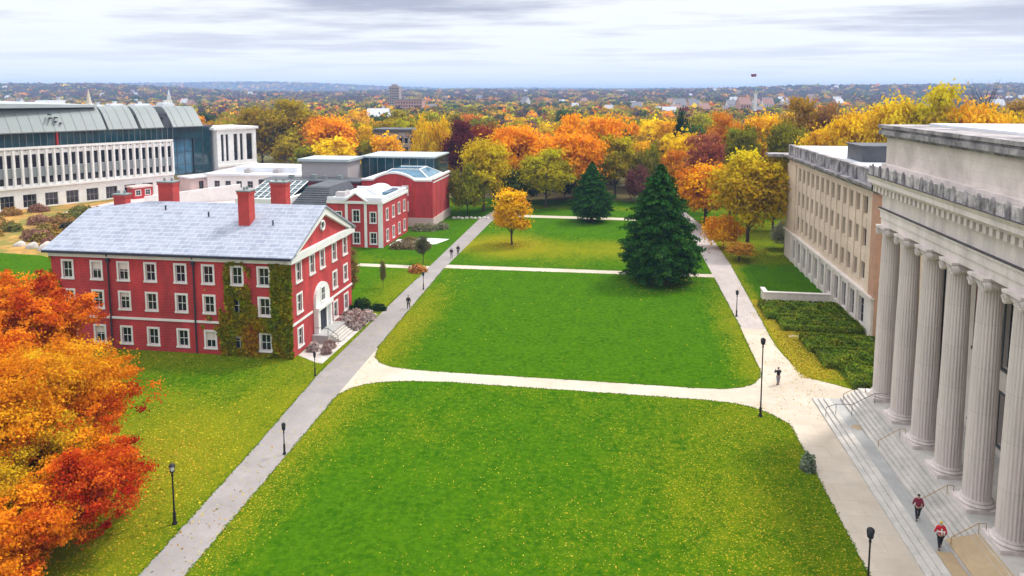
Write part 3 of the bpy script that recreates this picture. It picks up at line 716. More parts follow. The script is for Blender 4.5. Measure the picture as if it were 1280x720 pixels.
for s in (1, -1):
    mb.extr([(-46.5 - s * 2.35, 8.45), (-46.5, 10.15), (-46.5, 9.8), (-46.5 - s * 1.9, 8.45)], 'y', b0 - .3, b0 + .02)
for x in (-48.3, -44.7): mb.box(x - .25, b0 - .1, .02, x + .25, b0 - .003, 7.99)
mb.build('cornice', M['white'], h2)
mb = MB(); mb.box(a0, b0 + .1, ht, a1 - .1, b1, ht + .25)
mb.extr([(-48.7, 8.76), (-44.3, 8.76), (-46.5, 10.2)], 'y', b0 + .05, b0 + 4)
mb.extr([(-46.3 + 2.2 * math.cos(t), 8.75 + 1.3 * math.sin(t)) for t in np.linspace(0, math.pi, 12)], 'y', b0 + 5, b1 - 2)
for q in ((a0, b0 + .1, a1 - .1, b0 + .5), (a1 - .5, b0 + .5, a1 - .1, b1 - .4), (a0, b1 - .4, a1 - .1, b1)): mb.box(q[0], q[1], ht + .25, q[2], q[3], ht + .6)
rf2 = mb.build('roof', M['roof_white'], h2)
b = MB(); b.box(-43.6, 128, 8.75, -42.4, 134, 9.3); b.build('skylight', M['glass_blue'], rf2)
b = MB(); b.box(-51.2, 124, 8.75, -49.4, 125.6, 9.7); b.lathe((-50.3, 127.6, 8.75), [(.5, 0), (.5, .7), (.3, .9)], 12); b.build('roof_unit', M['panel_grey'], rf2)

# brick wing with dark mansard and skylight
h3 = thing('brick_wing', 'maroon brick wing with dark louvred mansard roof and glazed skylight behind the long hall', 'building', (-60, 130, 0))
mb = MB(); mb.box(-70, 122.6, 0, -52.1, 138, 7.2); mb.build('wall', M['maroon'], h3)
mb = MB(); mb.add([(-59.3, 122.2, 7.2), (-52.05, 122.2, 7.2), (-52.05, 138.3, 7.2), (-59.3, 138.3, 7.2), (-57.6, 126.2, 10.4), (-53.2, 126.2, 10.4), (-53.2, 136, 10.4), (-57.6, 136, 10.4)],
                [(0, 1, 5, 4), (1, 2, 6, 5), (2, 3, 7, 6), (3, 0, 4, 7), (4, 5, 6, 7)])
for i in range(1, 9):
    f = i / 9; mb.box(-59.3 + 1.7 * f - .04, 122.2 + 4 * f - .1, 7.2 + 3.2 * f - .05, -52.05 - 1.15 * f + .04, 122.2 + 4 * f + .12, 7.2 + 3.2 * f + .06)
mb.build('mansard_roof', M['dark_metal'], h3)
mb = MB(); mb.box(-70.2, 122.3, 7.2, -59.5, 138.2, 7.6); mb.box(-60.3, 122.3, 7.6, -59.5, 138.2, 8.6); mb.box(-70.2, 122.3, 7.6, -60.3, 123.1, 8.4); mb.build('parapet', M['white'], h3)
mb = MB(); mb.add([(-69.5, 123.6, 7.9), (-60.6, 123.6, 7.9), (-60.6, 133, 10.4), (-69.5, 133, 10.4), (-69.5, 133, 7.6), (-60.6, 133, 7.6)], [(0, 1, 2, 3), (3, 2, 5, 4)])
sk = mb.build('skylight', M['glass_teal'], h3)
mb = MB()
for i in range(8): x = -69.5 + 8.9 * i / 7; mb.tube([(x, 123.6, 7.95), (x, 133, 10.45)], [.09, .09], 4)
for i in range(6): f = i / 5; mb.tube([(-69.5, 123.6 + 9.4 * f, 7.97 + 2.5 * f), (-60.6, 123.6 + 9.4 * f, 7.97 + 2.5 * f)], [.08, .08], 4)
mb.build('glazing_bars', M['white'], sk)
for x in (-68, -65, -62): window(h3, (x, 122.6, 4.6), 1.2, 2.0, 0, trim=.15, depth=-.012)

# tall brick block with skylight roof
h4 = thing('brick_block', 'plain red brick block with curved white parapet, pale stone base and blue skylight roof', 'building', (-45.5, 150, 0))
a0, a1, b0, b1 = -53.0, -37.7, 142.6, 157.6
mb = MB(); top = [(a0, 9.6), (-50.5, 9.6)] + [(-46 + 4.5 * t, 9.6 + 1.5 * math.cos(t * math.pi / 2) ** .8 if abs(t) < 1 else 9.6) for t in np.linspace(-1, 1, 13)] + [(a1, 9.6)]
mb.extr([(a0, 1.9), (a1, 1.9)] + top[::-1], 'y', b0, b0 + .4); mb.box(a0, b0 + .4, 1.9, a1 - .35, b1, 9.6); mb.box(a1 - .35, b0 + .4, 1.9, a1, b1, 9.9)
mb.build('wall', M['brick'], h4)
mb = MB(); mb.box(a0 - .1, b0 - .12, 0, a1 + .12, b1 + .1, 1.897); mb.build('base', M['pink_stone'], h4)
mb = MB()
for (p, q), (r_, s) in zip(top, top[1:]): 
    if r_ - p > .01: mb.add([(p, b0 - .22, q), (r_, b0 - .22, s), (r_, b0 - .22, s + .42), (p, b0 - .22, q + .42), (p, b0 + .5, q), (r_, b0 + .5, s), (r_, b0 + .5, s + .42), (p, b0 + .5, q + .42)], [(0, 1, 2, 3), (3, 2, 6, 7), (0, 4, 5, 1), (5, 4, 7, 6)])
mb.box(a1 - .36, b0 + .5, 9.9, a1 + .22, b1, 10.3); mb.box(a1 - .05, b0 + .5, 9.2, a1 + .1, b1, 9.45)
mb.build('parapet', M['white'], h4)
mb = MB()
for y in (b0 - .003, ): 
    for x in (-50.2, -41.8, -39.2): mb.box(x - .12, b0 - .08, 1.9, x + .12, b0 - .003, 9.5)
for y in (145.5, 149.5, 153.5): mb.box(a1 + .003, y - .12, 1.9, a1 + .08, y + .12, 9.15)
mb.build('pilaster_strip', M['brick_chimney'], h4)
mb = MB(); mb.box(a0, b0 + .51, 9.6, a1 - .37, b1, 9.85); rf4 = mb.build('roof', M['roof_white'], h4)
mb = MB(); mb.add([(-51, 145, 9.9), (-39.2, 145, 9.9), (-39.2, 156.6, 9.9), (-51, 156.6, 9.9), (-48, 148, 11.5), (-42, 148, 11.5), (-42, 154, 11.5), (-48, 154, 11.5)], [(0, 1, 5, 4), (1, 2, 6, 5), (2, 3, 7, 6), (3, 0, 4, 7), (4, 5, 6, 7)])
skl = mb.build('skylight', M['glass_blue'], rf4)
mb = MB()
for a, b in (((-51, 145, 9.95), (-39.2, 145, 9.95)), ((-39.2, 145, 9.95), (-39.2, 156.6, 9.95)), ((-48, 148, 11.52), (-42, 148, 11.52)), ((-42, 148, 11.52), (-42, 154, 11.52)), ((-51, 145, 9.95), (-48, 148, 11.52)), ((-39.2, 145, 9.95), (-42, 148, 11.52)), ((-42, 154, 11.52), (-39.2, 156.6, 9.95)), ((-48, 154, 11.52), (-42, 154, 11.52))): mb.tube([a, b], [.14, .14], 4)
mb.build('glazing_bars', M['white'], skl)
for z in (7.6, 4.3): window(h4, (-43.6, b0, z), 1.1, 1.9, 0, trim=.15, depth=-.012)

# laboratory: grey penthouse box and glass block
lab = thing('laboratory', 'low laboratory with grey box penthouse, pale flat roof and blue glass side', 'building', (-60, 158, 0))
mb = MB(); mb.box(-69.8, 150, 0, -59.0, 158, 12.7); mb.build('penthouse', M['panel_grey'], lab)
mb = MB(); mb.box(-70.4, 149.3, 12.7, -58.4, 158.6, 13.25); mb.build('roof', M['roof_pale'], lab)
mb = MB(); mb.box(-58.95, 158.7, 0, -41.5, 172, 12.9); gl = mb.build('glass_block', M['glass_teal'], lab)
mb = MB()
for i in range(10): x = -58.9 + 17.3 * i / 9; mb.box(x - .06, 158.6, 6, x + .06, 158.697, 12.9)
mb.build('mullion_grid', M['roof_grey'], gl)
mb = MB(); mb.box(-59.2, 158.4, 12.9, -41.2, 172.3, 13.25); mb.build('roof', M['roof_pale'], lab)
mb = MB(); mb.box(-76, 143, 0, -54, 149.2, 8.9); mb.build('wing', M['maroon'], lab)
mb = MB(); mb.box(-76.3, 142.7, 8.9, -53.6, 149.25, 9.3); mb.build('roof', M['dark_metal'], lab)
for x, y, s in ((-66, 146, 1.2), (-63.5, 146.5, .9), (-60, 146, 1.1), (-71, 146, 1)):
    mb = MB(); mb.box(x, y, 9.3, x + s, y + s, 9.3 + s * .7); mb.box(x + .1, y + .1, 9.3 + s * .7, x + s - .1, y + s - .1, 9.36 + s * .7); mb.build('roof_unit', M['roof_grey'], lab)

# ------------------------------------------------------------------ white science building (local axes: x along the facade, -y out of it)
RZM = math.atan2(42.9 * .876, 23.6 * .876); RZM = R(61.1)
sci = thing('science_building', 'long white science building with rows of narrow dark windows and curved grey green metal roof', 'building', (-143.7, 146.5, 0), RZM, local=True)
S0, S1 = -5.25, 42.0; PB = 1.75
nb = int(round((S1 - S0) / PB))
cs = [S0 + PB * (i + .5) for i in range(nb)]
hol = []
for c in cs: hol += [(c - .5 - S0, c + .5 - S0, 9.9, 13.1), (c - .5 - S0, c + .5 - S0, 5.9, 7.6), (c - .22 - S0, c + .22 - S0, 13.95, 14.35)]
gf = [S0 + 2.2 + 4.72 * i for i in range(10)]
for c in gf: hol.append((c - 1.45 - S0, c + 1.45 - S0, .25, 3.4))
mb = MB(); mb.wall((S0, 0, 0), (1, 0, 0), (0, -1, 0), S1 - S0, 14.9, hol, .45)
mb.wall((S1, 0, 0), (0, 1, 0), (1, 0, 0), 3, 14.9, []); mb.wall((S0, 0, 14.9), (1, 0, 0), (0, -1, 0), .01, .01, [])
mb.box(S0, .46, 14.5, S1, 3, 14.9); mb.box(S0, .5, 13.9, S1, .6, 14.4)
mb.build('wall', M['white'], sci)
mb = MB()
for i in range(nb + 1): x = S0 + PB * i; mb.box(x - .2, -.35, 5.4, x + .2, -.003, 14.2)
mb.box(S0, -.4, 14.4, S1 + .1, -.003, 14.95); mb.box(S0, -.4, 4.9, S1 + .1, -.003, 5.4)
mb.build('fin_screen', M['white'], sci)
for c in cs:
    mb = MB(); mb.box(c - .5, -.06, 7.63, c + .5, -.003, 9.87); mb.build('spandrel', M['roof_grey'], sci)
for c in cs:
    window(sci, (c, 0, 11.5), 1.0, 3.2, 0, trim=0, depth=.42, bars=(0, 1), bar=.06, fm='dark_metal')
    window(sci, (c, 0, 6.75), 1.0, 1.7, 0, trim=0, depth=.42, bars=(0, 0), fm='dark_metal')
for c in gf: window(sci, (c, 0, 1.825), 2.9, 3.15, 0, trim=0, depth=.42, bars=(2, 1), fm='panel_grey')
mb = MB(); mb.box(S0, .9, 14.9, 51.5, 1.3, 18.2)
gls = mb.build('glass_storey', M['glass_teal'], sci)
mb = MB()
for i in range(33): x = S0 + 1.5 * i; mb.box(x - .05, .82, 14.9, x + .05, .897, 18.2)
mb.build('mullion_grid', M['roof_grey'], gls)
# roof in bays with dark gaps where it steps
prof = [(-.5, 18.2), (-.6, 18.45), (.9, 20.4), (2.5, 22.3), (4.0, 23.7), (5.6, 24.4), (30, 24.4), (30, 18.2)]
def roof_bay(s0, s1, dz, nm, m):
    b = MB(); n = len(prof)
    b.add([(s0, y, 18.2 + (z - 18.2) * dz) for y, z in prof] + [(s1, y, 18.2 + (z - 18.2) * dz) for y, z in prof],
          [tuple(range(n)), tuple(range(2 * n - 1, n - 1, -1))] + [(i, n + i, n + (i + 1) % n, (i + 1) % n) for i in range(n)])
    for k in range(int((s1 - s0) / 2.4)):
        x = s0 + 1.2 + 2.4 * k
        for (y, z), (y2, z2) in zip(prof[1:6], prof[2:6]):
            f = lambda z: 18.2 + (z - 18.2) * dz
            b.add([(x - .03, y, f(z)), (x + .03, y, f(z)), (x + .03, y2, f(z2)), (x - .03, y2, f(z2)), (x - .03, y - .07, f(z) + .05), (x + .03, y - .07, f(z) + .05), (x + .03, y2 - .07, f(z2) + .05), (x - .03, y2 - .07, f(z2) + .05)], [(4, 5, 6, 7), (0, 4, 7, 3), (5, 1, 2, 6)])
    return b.build(nm, m, sci)
roof_bay(S0, 24.6, 1.0, 'roof', M['roof_grey']); roof_bay(25.2, 32.7, .97, 'roof', M['roof_grey']); roof_bay(33.6, 39.6, .95, 'roof', M['roof_grey']); roof_bay(42.2, 51, .93, 'roof', M['roof_grey'])
mb = MB(); mb.box(24.6, 2.6, 18.2, 42.2, 29, 22.2); mb.build('roof_gap', M['dark_metal'], sci)
mb = MB(); mb.add([(S0, 1.2, 24.3), (24.2, 3.2, 24.15), (24.2, 30, 24.5), (S0, 30, 26.1), (S0, 1.2, 25.6), (24.2, 3.2, 24.75), (24.2, 30, 25.0), (S0, 30, 26.6)], [(0, 1, 5, 4), (4, 5, 6, 7), (1, 2, 6, 5), (2, 3, 7, 6), (3, 0, 4, 7), (3, 2, 1, 0)])
mb.build('upper_roof', M['roof_pale'], sci)
mb = MB(); mb.box(13.1, .2, 15.0, 13.5, .85, 18.3); mb.tube([(13.3, .1, 18.3), (13.3, .3, 19.2)], [.18, .18], 10); mb.build('red_duct', M['red_metal'], sci)
for x, y, sx, sy, h in ((30, 9, 4, 4, .3), (36.4, 9, 5, 4, .2), (44.5, 9, 3.4, 4, .5), (26.6, 10, 2.4, 3, .1)):
    mb = MB(); mb.box(x, y, 22, x + sx, y + sy, 24.3 + h); mb.box(x + .4, y + .4, 24.3 + h, x + sx - .4, y + sy - .4, 24.6 + h); mb.lathe((x + sx / 2, y + sy / 2, 24.6 + h), [(.5, 0), (.5, .4), (.7, .45), (.7, .6)], 10)
    mb.build('roof_unit', M['roof_white'], sci)
mb = MB()
for x in (47.0, 48.6):
    for y in (11, 12.6): mb.tube([(x, y, 23), (47.8, 11.8, 28.8)], [.13, .06], 5)
for z in (25.3, 26.5, 27.5): d_ = .8 * (28.8 - z) / 5.8; mb.box(47.8 - d_, 11.8 - d_, z, 47.8 + d_, 11.8 + d_, z + .1)
mb.build('vent_mast', M['roof_white'], sci)
mb = MB()
for x, z in ((12.2, 21.5), (13.4, 21.6), (13.2, 20.6), (14.2, 20.2), (12.0, 22.4)): mb.box(x, .1, z, x + .3, 1.9, z + .35)
mb.build('roof_unit', M['dark_metal'], sci)
mb = MB(); mb.box(39.9, .5, 18.2, 41.9, 3, 20.6); mb.box(40.2, .8, 20.6, 41.5, 2.6, 21.2); mb.build('roof_unit', M['dark_metal'], sci)
# teal glass links
mb = MB(); mb.box(42.1, 2.2, 4.6, 49.0, 8, 18.19); g1_ = mb.build('glass_link', M['glass_blue'], sci)
mb = MB()
for x in (42.2, 44.4, 46.7, 48.9): mb.box(x - .08, 2.1, 4.6, x + .08, 2.197, 18.1)
for z in (7.5, 11, 14.5): mb.box(42.1, 2.12, z - .06, 49, 2.194, z + .06)
mb.build('mullion_grid', M['dark_metal'], g1_)
mb = MB(); mb.box(49.01, 1.4, 4.6, 54.6, 8, 17.9); g2_ = mb.build('glass_link', M['glass_teal'], sci)
mb = MB(); mb.box(48.8, 1.2, 17.9, 55.0, 8, 18.4)
for x in (49.1, 51.8, 54.4): mb.box(x - .08, 1.3, 4.6, x + .08, 1.397, 17.9)
mb.build('mullion_grid', M['dark_metal'], g2_)
# white tower block
t0, t1 = 55.2, 68.1
ws = [(56.9, .9), (58.4, .9), (61.2, 1.3), (63.1, 1.0), (65.8, 2.0)]
mb = MB(); mb.wall((t0, -.5, 0), (1, 0, 0), (0, -1, 0), t1 - t0, 17.0, [(c - w_ / 2 - t0, c + w_ / 2 - t0, 7.6, 15.6) for c, w_ in ws] + [(57.6 + 2 * k - t0, 58.3 + 2 * k - t0, 3.2, 4.6) for k in range(5)], .5)
mb.wall((t0, -.5, 0), (0, 1, 0), (-1, 0, 0), 14, 17.0, []); mb.wall((t1, -.5, 0), (0, 1, 0), (1, 0, 0), 14, 17.0, [])
mb.wall((t0, 13.5, 0), (1, 0, 0), (0, 1, 0), t1 - t0, 17, [])
mb.box(t0 - 1.2, -1.2, 17.0, t1 + .5, 13.8, 17.7); mb.box(t0 - .2, -.9, 5.9, t1 + .2, -.503, 6.5)
mb.build('tower', M['white'], sci)
for c, w_ in ws: window(sci, (c, -.5, 11.6), w_, 8.0, 0, trim=0, depth=.47, bars=(0, 3), fm='dark_metal')
for k in range(5): window(sci, (57.95 + 2 * k, -.5, 3.9), .7, 1.4, 0, trim=0, depth=.47, bars=(0, 0), fm='dark_metal')

# pink stone pavilion and white ramp wall in front of the science building
pav = thing('pavilion', 'low pink stone pavilion with small square openings in front of the teal glass', 'building', (-143.7, 146.5, 0), RZM, local=True)
hs = [(45.5 + 2.4 * k, 46.9 + 2.4 * k) for k in range(4)]
mb = MB(); mb.wall((43, -7, 0), (1, 0, 0), (0, -1, 0), 11, 4.2, [(a - 43, b - 43, 1.0, 3.3) for a, b in hs], .35)
mb.wall((43, -7, 0), (0, 1, 0), (-1, 0, 0), 6, 4.2, []); mb.wall((54, -7, 0), (0, 1, 0), (1, 0, 0), 6, 4.2, []); mb.build('wall', M['pink_stone'], pav)
mb = MB(); mb.box(42.7, -7.3, 4.2, 54.3, -.5, 4.6); mb.build('roof', M['roof_white'], pav)
for a, b in hs: window(pav, ((a + b) / 2, -7, 2.15), 1.4, 2.3, 0, trim=0, depth=.3, fm='panel_grey', bars=(1, 0))
per = thing('pergola', 'row of slim pale posts under a beam beside the pink pavilion', 'pergola', (-143.7, 146.5, 0), RZM, local=True)
for k in range(7):
    mb = MB(); mb.box(55.2 + 1.3 * k, -6.2, 0, 55.45 + 1.3 * k, -5.95, 3.6); mb.build('post', M['pink_stone'], per)
mb = MB(); mb.box(54.9, -6.4, 3.6, 63.6, -5.75, 4.0); mb.build('beam', M['pink_stone'], per)
kio = thing('kiosk', 'small red fronted kiosk at the foot of the white science building', 'kiosk', (-143.7, 146.5, 0), RZM, local=True)
mb = MB(); mb.box(28.5, -5, 0, 33.5, -1.5, 2.9); mb.build('body', M['red_metal'], kio)
mb = MB(); mb.box(28.2, -5.4, 2.9, 33.8, -1.2, 3.3); mb.build('roof', M['pink_stone'], kio)
for x in (29.7, 32.2): window(kio, (x, -5, 1.6), 1.3, 1.4, 0, trim=.12, depth=-.012, sill=False)
rw = MB(); rw.add([(-116, 160, 0), (-97, 172, 0), (-97.4, 172.7, 0), (-116.4, 160.7, 0), (-116, 160, 2.2), (-97, 172, 4.2), (-97.4, 172.7, 4.2), (-116.4, 160.7, 2.2)], [(0, 1, 5, 4), (1, 2, 6, 5), (2, 3, 7, 6), (3, 0, 4, 7), (4, 5, 6, 7)])
tag(rw.build('ramp_wall', M['white'], None, (-106, 166, 0)), 'long white sloping ramp wall between pink pavilion and slate roof', 'wall')
ann = thing('annex', 'low white annex with flat white roof beside the white tower block', 'building', (-96, 186, 0))
mb = MB(); mb.wall((-110, 178, 0), (1, 0, 0), (0, -1, 0), 34, 5.6, [(2 + 3.2 * k, 3.6 + 3.2 * k, 2.4, 4.2) for k in range(10)], .3); mb.wall((-76, 178, 0), (0, 1, 0), (1, 0, 0), 16, 5.6, []); mb.wall((-110, 178, 0), (0, 1, 0), (-1, 0, 0), 16, 5.6, []); mb.build('wall', M['white'], ann)
for k in range(10): window(ann, (-107.2 + 3.2 * k, 178, 3.3), 1.6, 1.8, 0, trim=0, depth=.27, fm='panel_grey')
mb = MB(); mb.box(-110.6, 177.4, 5.6, -75.6, 194, 6.2); mb.box(-104, 182, 6.2, -86, 192, 7.6); rfa = mb.build('roof', M['roof_white'], ann)
for x, y in ((-100, 179.4), (-92, 180), (-82, 181)):
    mb = MB(); mb.box(x, y, 6.2, x + 1.8, y + 1.4, 7.2); mb.lathe((x + .9, y + .7, 7.2), [(.4, 0), (.4, .25)], 10); mb.build('roof_unit', M['panel_grey'], rfa)

# ------------------------------------------------------------------ colonnaded library
lib = thing('library', 'grand stone library with a long row of fluted columns, dentil cornice and tall attic', 'building', (30, 46, 0))
ZS, ZT = 1.6, 16.7
CY = [63.6 - 4.1 * k for k in range(9)]
def flute(z, r, n=24):
    pts = []
    for i in range(n):
        for j, d in ((0, 1), (.2, .99), (.5, .95), (.8, .99)):
            t = 2 * math.pi * (i + j) / n; pts.append((math.cos(t) * r * d, math.sin(t) * r * d, z))
    return pts
def column_proto():
    b = MB(); zz = [0, .06, .5, 3, 6, 9, 12, 13.35]; rr = [.88, .82, .81, .81, .79, .755, .705, .685]; N = 96
    rings = [flute(z, r) for z, r in zip(zz, rr)]
    b.add([p for r in rings for p in r], [(i * N + k, i * N + (k + 1) % N, (i + 1) * N + (k + 1) % N, (i + 1) * N + k) for i in range(len(zz) - 1) for k in range(N)])
    c = b.build('column', M['stone_column'])
    b = MB(); b.box(-1.08, -1.08, -.62, 1.08, 1.08, -.35)
    b.lathe((0, 0, -.35), [(1.0, 0), (1.06, .06), (1.06, .12), (.98, .18), (.9, .21), (.9, .24), (.94, .27), (.95, .31), (.9, .345)], 32)
    bb = b.build('column_base', M['stone']); bb.parent = c
    b = MB(); b.lathe((0, 0, 13.35), [(.7, 0), (.74, .05), (.7, .1), (.82, .28), (.84, .36), (.7, .4)], 28)
    b.box(-.98, -.98, 13.95, .98, .98, 14.13)
    b.box(-.72, -.9, 13.62, .72, .9, 13.95)
    for sx in (-1, 1):
        for sy in (-1, 1):
            x0, x1 = sorted((sx * .55, sx * .86)); cy_ = sy * .84
            ring = [(cy_ + .33 * math.cos(t), 13.62 + .33 * math.sin(t)) for t in np.linspace(0, 2 * math.pi, 16, endpoint=False)]
            b.extr(ring, 'x', x0, x1)
            pts = [(sx * .88, cy_ - sy * .0 + (.3 - .22 * k / 20) * math.cos(k * .55), 13.62 + (.3 - .22 * k / 20) * math.sin(k * .55)) for k in range(21)]
            b.tube(pts, [.05] * 21, 5)
    for sy in (-1, 1):
        b.tube([(-.6, sy * .8, 13.62), (0, sy * .8, 13.62), (.6, sy * .8, 13.62)], [.3, .2, .3], 12)
    cc = b.build('capital', M['stone']); cc.parent = c
    return c
cp = column_proto()
for i, y in enumerate(CY):
    c = cp if i == 0 else copy_tree(cp, lib)
    c.parent = lib; c.location = Vector((23.2, y, ZS + .62)) - Vector(lib.location)
    c.rotation_euler = (0, 0, 0); c.scale = (1, 1, 14.48 / 14.13)
XA = 22.62; YE = 64.5; Y0 = 24
mb = MB(); mb.box(22.0, Y0, 0, 60, 65.4, ZS); mb.build('stylobate', M['granite'], lib)
mb = MB()
mb.box(XA, Y0, ZT, 24.6, YE, ZT + .62); mb.box(XA - .08, Y0, ZT + .62, 24.6, YE + .08, ZT + 1.28); mb.box(XA - .2, Y0, ZT + 1.28, 24.6, YE + .2, ZT + 1.42)
mb.box(XA, Y0, ZT + 1.42, 24.6, YE, 19.35)
mb.box(XA - .1, Y0, 19.35, 24.6, YE + .1, 19.5); mb.build('entablature', M['stone'], lib)
pl = [(24.6, Y0)]; y = Y0
while y < YE + .4:
    pl += [(XA - .06, y), (XA - .06, y + .4), (XA - .55, y + .4), (XA - .55, y + .8)]; y += .8
pl += [(XA - .55, YE + .5)]; x = XA
while x < 30: pl += [(x, YE + .5), (x, YE + .1), (x + .4, YE + .1), (x + .4, YE + .5)]; x += .8
pl += [(30.2, YE + .5), (30.2, YE + .02), (24.6, YE + .02)]
mb = MB(); n_p = len(pl)
mb.add([(a, b, 19.503) for a, b in pl] + [(a, b, 19.985) for a, b in pl], [(k, (k + 1) % n_p, n_p + (k + 1) % n_p, n_p + k) for k in range(n_p)])
mb.f = [tuple(reversed(f)) for f in mb.f]; mb.add([(a, b, 19.503) for a, b in pl], [tuple(range(n_p))])
mb.build('dentil_course', M['stone'], lib)
mb = MB(); mb.extr([(XA - .55, 19.99), (XA - .6, 20.2), (XA - .95, 20.3), (XA - .95, 20.62), (XA - 1.15, 20.95), (24.6, 20.95), (24.6, 19.99)], 'y', Y0, YE + .9)
mb.build('cornice', M['stone'], lib)
mb = MB(); mb.box(XA - .75, Y0, 20.953, 24.6, YE + .5, 21.2); mb.box(XA - .1, Y0, 21.203, 24.6, YE + .4, 21.95); mb.build('blocking_course', M['stone'], lib)
mb = MB(); mb.box(XA - .98, Y0, 20.953, XA - .753, YE + .7, 21.75)
mb.build('carved_cresting', M['stone_carved'], lib)
for y in np.arange(Y0 + .7, YE, 1.64):
    mb = MB(); mb.extr([(y - .2, 20.96), (y + .2, 20.96), (y + .24, 21.4), (y + .13, 21.85), (y, 21.98), (y - .13, 21.85), (y - .24, 21.4)], 'x', XA - 1.1, XA - .983); mb.build('antefix', M['stone_dark'], lib)
mb = MB(); mb.box(XA - 1.16, Y0, 20.955, XA - .985, YE + .9, 21.0); mb.build('soot_line', M['stone_soot'], lib)  # thin dark strip at the foot of the cresting
mb = MB(); mb.box(XA - .24, Y0, ZT + 1.423, XA - .003, YE + .23, ZT + 1.5); mb.build('architrave_groove', M['stone_soot'], lib)  # raised dark strip, painted as the shade of a groove
mb = MB(); mb.box(XA - .075, Y0, 19.51, 24.5, YE + .085, 19.98); mb.build('dentil_recess', M['stone_soot'], lib)  # dark box between the dentils: their shade as colour, with some dirt
mb = MB(); mb.box(23.0, Y0, 21.953, 50, 65.2, 24.2); mb.build('attic', M['stone_line'], lib)
mb = MB(); mb.box(22.75, Y0, 24.2, 50.3, 65.45, 24.42); mb.box(22.45, Y0, 24.42, 50.6, 65.75, 24.8); mb.box(22.6, Y0, 24.803, 50.5, 65.6, 24.98); mb.box(22.4, Y0, 24.983, 50.7, 65.8, 25.25)
mb.build('coping', M['stone_dark'], lib)
mb = MB(); mb.box(25.6, Y0, 25.253, 49, 63.4, 25.45); mb.build('roof', M['roof_white'], lib)
XW = 27.9
wins = [(y + 2.05, 2.3) for y in CY[:-1]]
hol = []
for y, w_ in wins: hol += [(y - w_ / 2 - Y0, y + w_ / 2 - Y0, 8.2 - ZS, 14.8 - ZS), (y - w_ / 2 - Y0, y + w_ / 2 - Y0, 2.4 - ZS, 6.2 - ZS)]
mb = MB(); mb.wall((XW, Y0, ZS), (0, 1, 0), (-1, 0, 0), 64.4 - Y0, ZT - ZS, hol, .4); mb.box(XW, 64.0, ZS, 50, 64.4, 21.9); mb.box(24.6, Y0, ZT + .01, 29, YE - .01, 17.0)
mb.build('wall', M['cream_light'], lib)
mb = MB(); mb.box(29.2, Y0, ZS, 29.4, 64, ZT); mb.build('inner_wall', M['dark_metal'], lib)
for y, w_ in wins:
    window(lib, (XW, y, 11.5), w_, 6.6, -math.pi / 2, trim=.25, depth=.35, bars=(2, 5), fm='dark_metal')
    window(lib, (XW, y, 4.3), w_, 3.8, -math.pi / 2, trim=.2, depth=.35, bars=(2, 2), fm='dark_metal')
bn = MB(); bn.add([(27.5, 57.35 + .6 * k / 6, z) for z in (8.2, 14.5) for k in range(7)], [(k, k + 1, k + 8, k + 7) for k in range(6)]); bn.tube([(27.5, 57.2, 14.5), (27.5, 58.1, 14.5)], [.05, .05], 6); bn.tube([(27.5, 57.6, 14.5), (27.9, 57.6, 14.55)], [.04, .04], 6)
tag(bn.build('banner', M['red_metal'], None, (27.5, 57.6, 8.2)), 'dark red banner hanging on the wall behind the columns', 'banner')

# steps: lower flight, broad landing, upper flight
st = thing('stone_stairs', 'broad pale granite stairs with wide grey landing below the colonnade', 'stairs', (20, 46, 0))
for k, (x, z) in enumerate(((18.1, .15), (18.5, .3), (18.9, .45))):
    mb = MB(); mb.box(x, Y0, -.05 if k == 0 else z - .147, 19.35 if k == 2 else x + .402, 66.2 - .35 * k, z); mb.build('step', M['granite'], st)
mb = MB(); mb.box(19.352, Y0, .0, 20.302, 65.5, .447); mb.build('landing', M['granite_grey'], st)
for k in range(6):
    x = 20.3 + .29 * k; z = .45 + .1917 * (k + 1)
    mb = MB(); mb.box(x, Y0, 0 if k == 0 else z - .19, x + .292 if k < 5 else 21.998, 65.4, z - .002 * (k == 5)); mb.build('step', M['granite'], st)
def rail(pts, label, r=.03, m='brass', posts=None):
    b = MB(); b.tube(pts, [r] * len(pts), 6)
    for x, y, z0, z1 in posts or []: b.tube([(x, y, z0), (x, y, z1)], [r, r], 6)
    tag(b.build('handrail', M[m], None, pts[0]), label, 'handrail')
rail([(18.2, 62.2, 1.0), (19.0, 62.2, 1.35), (20.3, 62.2, 1.4), (22.1, 62.2, 2.5), (23.1, 62.2, 2.5)], 'dark iron handrail running up the stairs by the endmost column', .022, 'black', [(18.2, 62.2, .1, 1.0), (19.0, 62.2, .4, 1.35), (20.3, 62.2, .4, 1.4), (22.1, 62.2, 1.5, 2.5)])
rail([(20.3, 64.6, 1.3), (22.1, 64.6, 2.4), (22.3, 66.2, 2.3), (22.3, 68.0, 1.2)], 'thin dark rail at the end of the stairs beside the hedges', .02, 'black', [(20.3, 64.6, .5, 1.3), (22.1, 64.6, 1.5, 2.4), (22.3, 68.0, 0, 1.2)])
for y, t in ((56.2, 'brass handrail on the upper stairs between second and third columns from the hedge'), (48.2, 'brass handrail on the upper stairs close above the walker in dark maroon'), (44.0, 'brass handrail on the upper stairs beside the tan boards')):
    rail([(20.4, y, 1.2), (21.9, y, 2.25), (22.3, y, 2.25)], t, .022, 'brass', [(20.4, y, .5, 1.2), (21.9, y, 1.5, 2.25), (22.3, y, 1.55, 2.25)])
b = MB(); b.box(19.4, 39.5, .455, 20.28, 43.6, .485); tag(b.build('board', M['tan'], None, (19.8, 41, .455)), 'tan board sheet laid flat on the stair landing', 'board')
